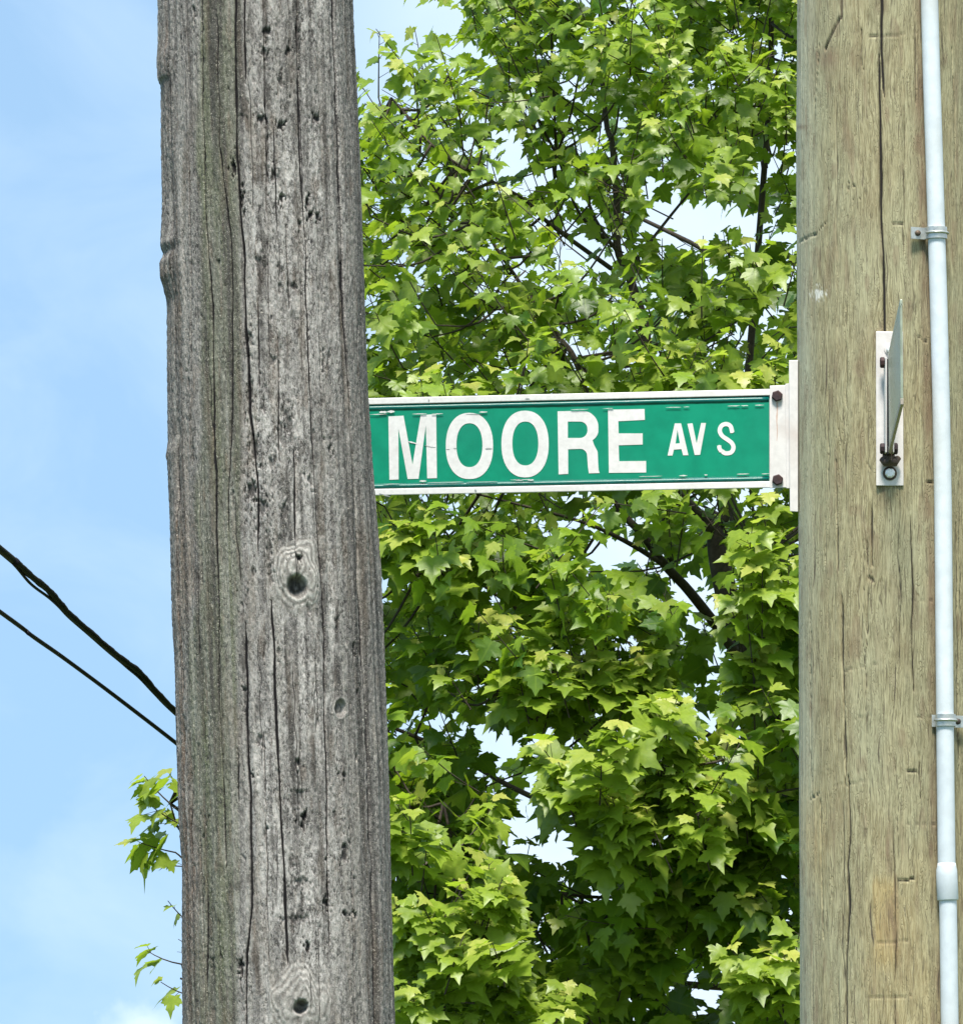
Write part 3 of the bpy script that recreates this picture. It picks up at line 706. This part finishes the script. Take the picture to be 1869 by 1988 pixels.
m = MB(); slab(0, Lb, zt - .013, zt, -.0024, .0024, m); m.build('edge_rail', M['pale_green'], r2, False, .0014)
m = MB(); slab(0, Lb, zb, zb + .012, -.0030, .0030, m); m.build('edge_rail', simple('grimy_rail', (.36, .31, .26), .6, 0, .15), r2, False, .0014)
# clamp shoe and lag screw below
m = MB(); c = at(1726, 886, Yf - .006); m.tube([c + Vector((-.016, -.012, -.006)), c + Vector((-.010, -.016, -.012)), c + Vector((.010, -.016, -.012)), c + Vector((.018, -.012, -.004))], [.006, .010, .010, .005], 10)
m.tube([c + Vector((-.003, -.012, .004)), c + Vector((0, -.014, -.016))], [.012, .013], 10); m.build('clamp_shoe', M['dark_metal'], r2, True)
for (v, rr) in ((919, 9.6), (678, 7.5)):
    m = MB(); c = at(1727, v, Yf - .0062)
    m.tube([c, c + Vector((0, -.002, 0))], [rr * kk * 1.45] * 2, 20); wsh = m.build('washer', M['dark_metal'] if v > 800 else M['white'], r2, False, .0004)
    m = MB(); hexbolt(c + Vector((0, -.0021, 0)), Vector((0, -1, 0)), rr * kk * 1.05, .008, 8, mb=m); m.build('lag_screw', M['bolt_bright'], r2, False, .0012)

# ------------------------------------------------------------------ cables passing behind the grey pole
def cable_path(pts, far):
    P = [at(u, v, Y) for (u, v, Y) in pts]
    return P + far
def smooth_path(P, n=10):
    Q = [2 * P[0] - P[1]] + P + [2 * P[-1] - P[-2]]; out = []
    for s in range(len(Q) - 3):
        a, b, c, d = Q[s:s + 4]
        for i in range(n):
            t = i / n; out.append(.5 * ((2 * b) + (c - a) * t + (2 * a - 5 * b + 4 * c - d) * t * t + (3 * b - a - 3 * c + d) * t ** 3))
    out.append(Q[-2]); return out
def cy(u): return 17.5 + u / 335 * 1.8
ctr = [(-1500, 150), (-500, 640), (0, 1066), (30, 1090), (60, 1118), (92, 1144), (115, 1170), (135, 1193), (175, 1228), (215, 1263), (245, 1286), (270, 1305), (300, 1340), (335, 1376), (420, 1450), (540, 1550)]
ctr = [(u, v, cy(u)) for u, v in ctr]
far = [at(740, 1735, 22.8), at(960, 2010, 26), at(1500, 2150, 46)]
cab = empty('cable', at(0, 1066, 17.5)); tag(cab, 'upper thick lumpy black cable bundle left of the grey pole', 'cable')
main = smooth_path(cable_path(ctr, far), 8)
m = MB(); m.tube(main, [.0108 + .0009 * math.sin(i * .9) + .0006 * math.sin(i * 2.3) for i in range(len(main))], 8); m.build('jacketed_line', M['cable'], cab, True)
m = MB(); off = []
for i, p in enumerate(main):
    g_ = math.exp(-((i - 36) / 9.) ** 2) * .013 + math.exp(-((i - 86) / 7.) ** 2) * .006
    off.append(p + Vector((-.004 - g_ * .5, 0, -.007 - g_ * .8)))
m.tube(off, .0046, 6); m.build('support_strand', M['cable'], cab, True)
lo = [(-1500, 290), (-500, 830), (0, 1188), (60, 1233), (120, 1275), (200, 1334), (280, 1395), (338, 1440), (430, 1512), (550, 1600)]
cb2 = MB(); cb2.tube(smooth_path(cable_path([(u, v, cy(u)) for u, v in lo], [at(750, 1790, 22.9), at(960, 2060, 26), at(1500, 2190, 46)]), 8), .0070, 8)
tag(cb2.build('cable', M['cable'], None, True), 'lower thin single black cable left of the grey pole', 'cable')

# ------------------------------------------------------------------ leaves
def leaf_templates():
    Rr = [(.07, -.05), (.35, -.06), (.32, .12), (.47, .18), (.63, .41), (.45, .42), (.41, .56), (.245, .50), (.275, .70), (.14, .76), (.0, 1.04)]
    mids = [(0, 0), (0, .27), (0, .48), (0, .72)]
    T = []
    for s in range(8):
        r = np.random.default_rng(100 + s)
        vs = [(x, y, 0.) for x, y in mids] + [(x * r.uniform(.9, 1.1), y + r.uniform(-.02, .02), 0.) for x, y in Rr] + [(-x * r.uniform(.9, 1.1), y + r.uniform(-.02, .02), 0.) for x, y in Rr[:-1]]
        v = np.array(vs)
        Ri = list(range(4, 15)); Li = list(range(15, 25)) + [14]
        tris = []
        for side, I in ((0, Ri), (1, Li)):
            q = [(0, I[0], I[1]), (0, I[1], I[2]), (0, I[2], 1), (1, I[2], I[3]), (1, I[3], I[4]), (1, I[4], I[5]), (1, I[5], I[6]), (1, I[6], I[7]), (1, I[7], 2), (2, I[7], 3), (3, I[7], I[8]), (3, I[8], I[9]), (3, I[9], I[10])]
            tris += [t[::-1] for t in q] if side else q
        x, y = v[:, 0], v[:, 1]
        fold = r.uniform(-.05, .6); droop = r.uniform(.1, .8); side = r.uniform(0, .5)
        v[:, 2] = fold * np.abs(x) - droop * (y - .1) ** 2 * .7 - side * x * x * 1.3 + .05 * np.sin(x * 14 + s) * np.abs(x) * 1.5
        T.append((v * np.array([1, 1, 1]), np.array(tris)))
    return T
LT = leaf_templates()
def build_leaves(name, L, mat, parent):
    """L: list of (pos, tipdir, normal, size, tint, young)"""
    pos = np.array([l[0] for l in L]); t = np.array([l[1] for l in L]); n = np.array([l[2] for l in L]); sz = np.array([l[3] for l in L])
    t /= np.linalg.norm(t, axis=1, keepdims=True); n = n - t * np.sum(n * t, 1, keepdims=True); n /= np.maximum(np.linalg.norm(n, axis=1, keepdims=True), 1e-6)
    x = np.cross(t, n)
    which = rng.integers(0, len(LT), len(L)); V, T, A, B, E = [], [], [], [], []; k0 = 0
    tint = np.array([l[4] for l in L]); young = np.array([l[5] for l in L])
    for w_ in range(len(LT)):
        idx = np.where(which == w_)[0]
        if not len(idx): continue
        tv, tt = LT[w_]
        P = pos[idx, None, :] + sz[idx, None, None] * (tv[None, :, 0:1] * x[idx, None, :] + tv[None, :, 1:2] * t[idx, None, :] + tv[None, :, 2:3] * n[idx, None, :])
        m_ = len(tv); V.append(P.reshape(-1, 3)); T.append((tt[None] + (np.arange(len(idx)) * m_)[:, None, None] + k0).reshape(-1, 3)); k0 += len(idx) * m_
        A.append(np.repeat(tint[idx], m_)); B.append(np.repeat(young[idx], m_)); E.append(np.tile(np.abs(tv[:, 0]), len(idx)))
    V = np.concatenate(V); T = np.concatenate(T)
    me = bpy.data.meshes.new(name); me.vertices.add(len(V)); me.vertices.foreach_set('co', (V - np.array(abs_loc(parent))).ravel())
    me.loops.add(T.size); me.loops.foreach_set('vertex_index', T.ravel().astype(np.int32))
    me.polygons.add(len(T)); me.polygons.foreach_set('loop_start', np.arange(len(T), dtype=np.int32) * 3); me.update(calc_edges=True)
    for nm, arr in (('tint', A), ('young', B), ('rib', E)):
        a_ = me.attributes.new(nm, 'FLOAT', 'POINT'); a_.data.foreach_set('value', np.concatenate(arr).astype(np.float32))
    me.materials.append(mat); me.polygons.foreach_set('use_smooth', [True] * len(T))
    o = bpy.data.objects.new(name, me); COL.objects.link(o); o.parent = parent
    return o
def leaf_mat(name, dark, light, youngc):
    m, t, b = newmat(name)
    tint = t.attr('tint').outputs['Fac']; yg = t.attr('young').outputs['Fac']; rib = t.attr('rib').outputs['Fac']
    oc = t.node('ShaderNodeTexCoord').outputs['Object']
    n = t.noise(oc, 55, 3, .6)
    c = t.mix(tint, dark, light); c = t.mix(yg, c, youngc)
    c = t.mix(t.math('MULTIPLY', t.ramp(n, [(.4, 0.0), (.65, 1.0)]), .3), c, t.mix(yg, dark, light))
    c = t.mix(t.ramp(rib, [(.0, .45), (.035, 0.0)]), c, light)
    t.set(b.inputs['Base Color'], c); b.inputs['Roughness'].default_value = .44; b.inputs['Specular IOR Level'].default_value = .6
    tr = t.node('ShaderNodeBsdfTranslucent', in_0=t.mix(.5, c, (.46, .68, .03), 'MIX'))
    mx = t.node('ShaderNodeMixShader', in_0=.48); t.l.new(b.outputs[0], mx.inputs[1]); t.l.new(tr.outputs[0], mx.inputs[2])
    out = [q for q in t.n if q.type == 'OUTPUT_MATERIAL'][0]; t.l.new(mx.outputs[0], out.inputs[0])
    bp = t.node('ShaderNodeBump', in_Strength=.3, in_Distance=.004, in_Height=n); t.l.new(bp.outputs[0], b.inputs['Normal'])
    return m
M['leaf'] = leaf_mat('maple_leaf', (.028, .092, .008), (.215, .325, .02), (.50, .49, .12))
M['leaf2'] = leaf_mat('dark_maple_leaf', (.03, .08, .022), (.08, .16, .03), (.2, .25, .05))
M['bark'] = simple('grey_brown_bark', (.075, .06, .05), .85, 0, .25, 60, .2, .8, (.12, .10, .085))

def nrm(v): return v / max(np.linalg.norm(v), 1e-9)
def spray(L, tw, p0, d, length, n, size, tint, outward, young=.0, tipyoung=.5, rnd=1.0):
    """a leafy shoot: opposite leaves hanging off a twig"""
    d = nrm(d); q = np.array(p0, float); side = nrm(np.cross(d, [0, 0, 1.]) + 1e-3); upv = np.cross(side, d)
    pts = []; bend = rng.normal(0, .12, 3)
    for i in range(5):
        pts.append(q.copy()); q = q + nrm(d + bend * i * .3 + np.array([0, 0, .05 * i])) * length / 4
    pts = np.array(pts)
    if tw is not None: tw.append(pts)
    for i in range(n):
        s = (.12 + .88 * (i + rng.random() * .6) / n) * 4; j = min(int(s), 3); p = pts[j] + (pts[j + 1] - pts[j]) * (s - j)
        a = (i % 2) * math.pi + (i // 2) * 1.2 + rng.normal(0, .45)
        pd = nrm(side * math.cos(a) * 1.0 + upv * math.sin(a) * .65 + d * .55 + np.array([0, 0, .05]))
        pl = size * rng.uniform(.35, .9) * (1.1 - .6 * s / 4)
        base = p + pd * pl
        tip = nrm(pd * .75 + outward * .55 + np.array([0, 0, -.55 - .35 * rng.random()]) + rng.normal(0, .36 * rnd, 3))
        nv = np.array([0, 0, 1.]) * .85 + outward * (.35 + .35 * (1 - rnd)) + rng.normal(0, .42 * rnd, 3)
        sf = s / 4
        yv = young + (tipyoung * max(0, sf - .72) / .28 if rng.random() < .6 else 0)
        L.append((base, tip, nv, size * (1.08 - .45 * sf ** 2) * rng.uniform(.62, 1.2), float(np.clip(tint + rng.normal(0, .30) + .25 * (sf - .5), 0, 1)), float(np.clip(yv, 0, 1))))
        if rng.random() < .5 and tw is not None: tw.append(np.array([p, base]))
def px_of(P):
    """photograph position of a world point"""
    y = P[1]; z = P[2] - EYE.z; x = P[0]
    yc = y * math.cos(PITCH) + z * math.sin(PITCH); zc = -y * math.sin(PITCH) + z * math.cos(PITCH)
    return CX + x / yc * F, CY - zc / yc * F

def limb_mesh(mb, pts, r0, r1, n=7):
    P = smooth_path([Vector(p) for p in pts], 5); k_ = len(P)
    mb.tube(P, [r0 + (r1 - r0) * (i / (k_ - 1)) ** .9 for i in range(k_)], n)
    return P

# openings in the crown through which the sky shows (centre column/row, half sizes): air pockets between the boughs
POCKETS = [(1003, 305, 34, 40), (985, 262, 24, 16), (1322, 462, 40, 30), (1368, 528, 32, 20), (966, 1450, 52, 40), (925, 1420, 22, 14), (1080, 1655, 74, 38), (1012, 1612, 30, 18),
           (1368, 1180, 14, 20), (1400, 1268, 22, 24), (1345, 1120, 20, 12), (1232, 1065, 24, 14), (872, 195, 26, 16), (905, 95, 34, 14), (1090, 522, 16, 26), (1040, 352, 20, 12), (1018, 395, 12, 14),
           (1275, 410, 20, 14), (850, 40, 60, 40), (940, 120, 26, 20), (1540, 330, 8, 20), (1510, 965, 18, 10), (1465, 1225, 14, 14), (1372, 1425, 16, 16), (960, 1760, 14, 9), (1170, 1220, 8, 7), (1040, 1880, 16, 7), (1380, 1935, 26, 22), (1300, 1940, 14, 24), (1450, 1250, 10, 12), (1000, 1610, 14, 18), (1450, 1960, 16, 12)]
pk = np.array(POCKETS, float)
def in_pocket(P, grow=10):
    u, v = px_of(P)
    w_ = 1 + .28 * math.sin(u * .11 + v * .05) + .22 * math.sin(v * .13 - u * .07)
    d = w_ * (((u - pk[:, 0]) / (pk[:, 2] * .88 + grow)) ** 2 + ((v - pk[:, 1]) / (pk[:, 3] * .88 + grow)) ** 2)
    return d.min() < 1
# --- the maple
TY = 19.4
base = at(1600, 2300, TY); base.z = 0
mt = empty('maple_tree', base); tag(mt, 'bright green young maple filling the view behind the street sign', 'tree')
def crown_r(z):
    return float(np.interp(z, [1.9, 2.3, 3.0, 3.6, 4.2, 5.0, 5.5, 6.3, 7.0, 7.3], [1.2, 1.85, 2.05, 2.0, 1.85, 1.5, 1.2, .85, .4, .1]))
CXc = .92
trunkpts = [Vector((base.x, TY, -.05)), Vector((base.x - .02, TY, .8)), at(1585, 1900, TY), at(1560, 1600, TY), at(1500, 1380, TY), at(1425, 1200, TY), at(1395, 1085, TY), at(1387, 1024, TY)]
tm = MB(); limb_mesh(tm, trunkpts, .085, .028, 10); trunk = tm.build('trunk', M['bark'], mt, True)
limbs = [  # (points, radius px start, end)
    ([(1387, 1030, TY), (1340, 985, TY - .1), (1310, 950, TY - .2), (1270, 800, TY - .2), (1251, 637, TY - .2), (1234, 577, TY - .2), (1218, 526, TY - .2), (1199, 484, TY - .2), (1197, 395, TY - .2), (1188, 279, TY - .2), (1176, 233, TY - .15), (1165, 60, TY), (1170, -300, TY), (1180, -900, TY)], 14, 3),
    ([(1387, 1030, TY), (1413, 987, TY), (1440, 850, TY + .1), (1470, 500, TY + .2), (1496, 112, TY + .1), (1493, -200, TY)], 12, 4),
    ([(1500, 1380, TY), (1413, 1247, TY - .5), (1340, 1151, TY - .7), (1290, 1097, TY - .8), (1246, 1037, TY - .9), (1190, 960, TY - .9), (1125, 721, TY - .9), (1083, 651, TY - .9), (1009, 549, TY - .9), (930, 430, TY - .9)], 12, 3),
    ([(1290, 1097, TY - .8), (1212, 1050, TY - 1), (1120, 1010, TY - 1.1), (930, 960, TY - 1.2)], 6, 2), ([(1304, 1092, TY - .8), (1275, 1035, TY - .8), (1262, 980, TY - .7)], 4, 2),
    ([(1186, 521, TY - .3), (1065, 433, TY - .5), (1009, 381, TY - .6), (860, 300, TY - .8), (760, 190, TY - .8)], 5, 2), ([(1199, 484, TY - .2), (1125, 414, TY - .4), (1080, 300, TY - .4)], 4.5, 2),
    ([(1205, 500, TY - .2), (1144, 400, TY), (1110, 250, TY)], 4, 2), ([(1218, 526, TY - .2), (1300, 420, TY + .1), (1400, 300, TY)], 4, 2),
    ([(1500, 1500, TY), (1300, 1380, TY - .6), (1150, 1250, TY - 1), (1000, 1180, TY - 1.2), (840, 1060, TY - 1.3)], 7, 2),
    ([(1560, 1700, TY), (1300, 1640, TY + .2), (1032, 1547, TY + .4), (851, 1450, TY + .5), (600, 1350, TY + .5)], 9, 3),
    ([(1570, 1800, TY), (1440, 1745, TY - .5), (1270, 1740, TY - .8), (1089, 1734, TY - 1.1), (850, 1640, TY - 1.4)], 6, 2),
    ([(1580, 1900, TY), (1516, 1815, TY - .4), (1441, 1745, TY - .9), (1340, 1600, TY - 1.4), (1270, 1480, TY - 1.7)], 6, 2),
    ([(1547, 1767, TY - 1), (1534, 1547, TY - 1.2), (1510, 1300, TY - 1.4), (1480, 1080, TY - 1.5)], 4.5, 2),
    ([(1580, 1930, TY), (1200, 1900, TY - .5), (800, 1850, TY - 1), (520, 1700, TY - .9), (330, 1560, TY - .8)], 8, 3), ([(1200, 1900, TY - .5), (900, 1960, TY - .9), (560, 1960, TY - .8), (350, 1900, TY - .7)], 5, 2),
    ([(1560, 1700, TY), (1750, 1400, TY - .3), (2000, 1000, TY - .2), (2150, 700, TY)], 8, 3), ([(1500, 1380, TY), (1700, 1000, TY + .4), (1800, 500, TY + .5), (1850, 100, TY + .3)], 8, 3),
    ([(1580, 1900, TY), (1900, 1800, TY + .4), (2300, 1500, TY + .5)], 7, 3), ([(1500, 1380, TY), (1450, 1100, TY + .9), (1300, 700, TY + 1.3)], 7, 3), ([(1560, 1600, TY), (1700, 1500, TY + 1), (1800, 1200, TY + 1.5)], 7, 3),
    ([(830, 1700, TY - 1.2), (860, 1560, TY - 1.5)], 3, 1.5), ([(1150, 1250, TY - 1), (1100, 1330, TY - 1.4), (960, 1320, TY - 1.7)], 3.5, 1.5), ([(1150, 1380, TY - 1.2), (1200, 1320, TY - 1.6)], 3, 1.5),
]
limbP = []
for pts, r0, r1 in limbs:
    m = MB(); P = limb_mesh(m, [at(*p) for p in pts], r0 * pxm(TY), r1 * pxm(TY)); m.build('limb', M['bark'], trunk, True); limbP += P
limbP = np.array([tuple(p) for p in limbP])

LV, TW = [], []
def nearest_limb(P):
    d = np.sum((limbP - P) ** 2, 1); return limbP[d.argmin()]
bridges = []
def ok_view(P):
    u, v = px_of(P)
    if v < 1470 and u < 385: return False
    if u < 385: return False
    # open sky at the crown's upper left shoulder
    if v < 330 and u < np.interp(v, [-400, 0, 60, 130, 230, 330], [1060, 1010, 950, 900, 830, 740]): return False
    if v > 1400 and u < 500: return False
    return True
n_s = 0; tries = 0
while n_s < 3700 and tries < 40000:
    tries += 1
    z = rng.uniform(1.95, 7.2); a = rng.uniform(0, 2 * math.pi)
    if rng.random() < .45: a = rng.uniform(math.pi * 1.02, math.pi * 1.98)           # favour the side we see
    Rm = crown_r(z); rr = Rm * (1 - .55 * rng.random() ** 1.5)
    P = np.array([CXc + rr * math.cos(a), TY + rr * math.sin(a) * .95, z])
    if not ok_view(P) or in_pocket(P, 17): continue
    out = nrm(np.array([math.cos(a), math.sin(a), 0.]))
    d = out * .8 + np.array([0, 0, .5]) + rng.normal(0, .35, 3)
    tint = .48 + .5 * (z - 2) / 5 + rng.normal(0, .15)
    spray(LV, TW, P, d, rng.uniform(.22, .42), int(rng.integers(8, 15)), rng.uniform(.9, 1.12) * float(np.interp(z, [2.2, 3.6, 5.2], [.098, .082, .063])), tint, out, .22 * rng.random() ** 2 * (z > 3.6), .7)  # upper sprays yellowed through young: highlights put into the leaf colour
    if n_s % 4 == 0: bridges.append((nearest_limb(P), P))
    n_s += 1
# named boughs standing proud of the crown on the side we see
front = np.array([0, -1., 0])
heroes = [(1150, 1330, 17.5), (1060, 1330, 17.5), (940, 1300, 17.6), (1240, 1300, 17.6), (1270, 1400, 17.3), (1300, 1480, 17.2), (1200, 1500, 17.2), (1130, 1520, 17.3), (1350, 1520, 17.3), (1240, 1570, 17.2), (1330, 1610, 17.3),
          (1100, 1470, 17.4), (1180, 1620, 17.5), (1420, 1570, 17.5), (870, 1610, 17.2), (890, 1700, 17.1), (850, 1780, 17.1), (800, 1800, 17.2), (950, 1810, 17.2), (900, 1860, 17.2), (820, 1920, 17.2), (980, 1900, 17.4), (1000, 1760, 17.5),
          (1480, 1080, 17.4), (1510, 1150, 17.4), (1450, 1180, 17.5), (1490, 1250, 17.5), (1520, 1340, 17.5), (1480, 1870, 17.3), (1520, 1900, 17.3), (1270, 700, 17.7), (1430, 730, 17.7), (880, 760, 17.8), (1090, 1240, 17.6),
          (1050, 1980, 17.3), (1150, 1880, 17.6), (1250, 1820, 17.7), (820, 1060, 17.8), (900, 1120, 17.8), (1000, 1080, 17.9), (1300, 1750, 17.6), (1380, 1700, 17.6), (900, 1980, 17.3), (1460, 1500, 17.6), (1500, 1620, 17.6)]
for (u, v, Y) in heroes:
    for r_ in range(4):
        P = np.array(at(u + rng.normal(0, 28), v + rng.normal(15, 26), Y + rng.uniform(0, .3)))
        if in_pocket(P, 6): continue
        out = nrm(front + np.array([rng.normal(0, .5), 0, 0])); d = out * .5 + np.array([0, 0, 1.0]) + rng.normal(0, .3, 3)
        spray(LV, TW, P - np.array([0, 0, .10]), d, rng.uniform(.16, .26), int(rng.integers(11, 17)), rng.uniform(.076, .102), .88, out, .16, .9, .55)  # lighter, yellower leaves here: the boughs' highlights are painted into their colour
        if r_ == 0: bridges.append((nearest_limb(P), P))
# shoots peeping out left of the grey pole and over the crown's shoulder
LVL = []
for (u, v, Y, dx, dz, n_, s_) in ((330, 1560, 18.45, -1, .9, 7, .095), (350, 1600, 18.45, -1, .5, 5, .095), (340, 1655, 18.45, -1, .2, 8, .10), (375, 1680, 18.45, -.7, -.1, 4, .09), (368, 1560, 18.55, -.6, .9, 5, .09), (372, 1630, 18.55, -.6, .5, 5, .09),
                                  (352, 1872, 18.45, -1, .2, 5, .095), (376, 1935, 18.45, -.4, .1, 3, .08), (376, 1800, 18.45, -.6, .5, 2, .05)):
    P = np.array(at(u, v, Y)); spray(LVL, TW, P, np.array([dx, -.2, dz]), .12, n_, s_, .9, nrm(np.array([-1., -.3, 0])), .2, .6, .8); bridges.append((nearest_limb(P), P))
for (u, v, Y, n_, s_, dx) in ((735, 190, 18.6, 6, .08, 0), (760, 330, 18.5, 8, .09, -.2), (830, 180, 18.6, 8, .09, -.2), (815, 260, 18.4, 9, .09, -.1), (880, 130, 18.6, 8, .08, -.1), (925, 60, 18.7, 7, .08, -.2), (960, 40, 18.7, 9, .09, 0), (900, 300, 18.4, 9, .1, -.1), (720, 420, 18.3, 8, .1, -.3), (1000, 60, 18.8, 10, .09, 0)):
    P = np.array(at(u, v, Y)); spray(LV, TW, P, np.array([dx, -.1, 1]), .22, n_, s_, .7, nrm(np.array([-.3, -1., 0])), .05, .8); bridges.append((nearest_limb(P), P))
# thin out what would close the pockets
SHOW = [[(1251, 637), (1218, 526), (1199, 484), (1197, 395), (1188, 279), (1176, 233)], [(1186, 521), (1065, 433), (1009, 381)], [(1199, 484), (1125, 414)],
        [(1413, 1247), (1340, 1151), (1290, 1097), (1246, 1037)], [(1290, 1097), (1180, 1060)], [(1414, 1106), (1391, 1070), (1387, 1024), (1313, 955)], [(1387, 1024), (1413, 987)], [(1125, 721), (1083, 651)],
        [(1497, 112), (1493, 46)], [(1089, 1734), (1200, 1739)], [(1032, 1547), (960, 1510)]]
def near_limb(u, v):
    for pl in SHOW:
        for (a0, b0), (a1, b1) in zip(pl, pl[1:]):
            t = max(0, min(1, ((u - a0) * (a1 - a0) + (v - b0) * (b1 - b0)) / ((a1 - a0) ** 2 + (b1 - b0) ** 2)))
            if (u - a0 - t * (a1 - a0)) ** 2 + (v - b0 - t * (b1 - b0)) ** 2 < 27 ** 2: return True
    return False
keep = []
for l in LV:
    c = l[0] + nrm(l[1]) * l[3] * .5
    if in_pocket(c, 0): continue
    u, v = px_of(c)
    if l[0][1] < TY - .25 and rng.random() < .8 and near_limb(u, v): continue
    if u < (385 if v > 1400 else 375): continue
    keep.append(l)
keep += [l for l in LVL if px_of(l[0])[0] > 232]
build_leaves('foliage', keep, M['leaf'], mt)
m = MB()
for t_ in TW:
    n_ = len(t_)
    if any((lambda q: q[0] < 345 and q[1] < 1480 or in_pocket(p_, -4) or q[0] < 240)(px_of(p_)) for p_ in t_): continue
    m.tube([Vector(p) for p in t_], [.0032 - .0018 * i / (n_ - 1) for i in range(n_)] if n_ > 2 else [.0012, .0009], 3, False)
for a_, b_ in bridges:
    if np.linalg.norm(np.array(a_) - np.array(b_)) > .62: continue
    a_ = Vector(a_); b_ = Vector(b_); mid = (a_ + b_) / 2 + Vector((0, 0, -.06)); P = smooth_path([a_, mid, b_], 4)
    if any(in_pocket(np.array(p), 8) for p in P): continue
    m.tube(P, [.0055 - .003 * i / (len(P) - 1) for i in range(len(P))], 5, False)
tw_me = bpy.data.meshes.new('twigs'); tw_me.from_pydata(m.v, [], m.f); link('twigs', tw_me, M['bark'], trunk, True)

# --- a darker tree beyond it, at the upper right
B2 = Vector((2.6, 25, 0)); t2 = empty('maple_tree', B2); tag(t2, 'darker taller maple behind the bright one, showing at upper right by the tan pole', 'tree')
tm = MB(); limb_mesh(tm, [B2 + Vector((0, 0, -.05)), B2 + Vector((-.1, 0, 2)), B2 + Vector((-.9, 0, 4.6)), B2 + Vector((-1.1, 0, 7)), B2 + Vector((-.6, 0, 9.4))], .14, .02, 9); tr2 = tm.build('trunk', M['bark'], t2, True)
L2, T2 = [], []
for i in range(14):
    a = i * 2.4; z = 3.2 + i * .4; p = B2 + Vector((-.4 - .1 * i * .5, 0, z)); q = p + Vector((math.cos(a) * 1.6, math.sin(a) * 1.6, 1.1)); m = MB(); limb_mesh(m, [p, (p + q) / 2 + Vector((0, 0, .15)), q], .022, .006, 6); m.build('limb', M['bark'], tr2, True)
n_s = 0
while n_s < 620:
    z = rng.uniform(3.6, 9.4); a = rng.uniform(0, 2 * math.pi); Rm = float(np.interp(z, [3.6, 5, 6.5, 8, 9.5], [1.0, 1.9, 2.2, 1.6, .3])); rr = Rm * (1 - .6 * rng.random() ** 1.5)
    P = np.array([2.05 + rr * math.cos(a), 25 + rr * math.sin(a), z])
    u, v = px_of(P)
    if in_pocket(P, 30) or u < 1290 - max(0, v - 100) * .1: continue
    out = nrm(np.array([math.cos(a), math.sin(a), 0.]))
    spray(L2, T2, P, out * .8 + np.array([0, 0, .4]) + rng.normal(0, .35, 3), rng.uniform(.25, .45), int(rng.integers(8, 14)), rng.uniform(.10, .13), .35, out, 0, .2); n_s += 1
L2 = [l for l in L2 if not in_pocket(l[0] + nrm(l[1]) * l[3] * .5, -2)]
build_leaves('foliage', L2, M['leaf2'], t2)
m = MB()
for t_ in T2: m.tube([Vector(p) for p in t_], .0025, 3, False)
tw_me = bpy.data.meshes.new('twigs'); tw_me.from_pydata(m.v, [], m.f); link('twigs', tw_me, M['bark'], tr2, True)
bpy.context.view_layer.update()
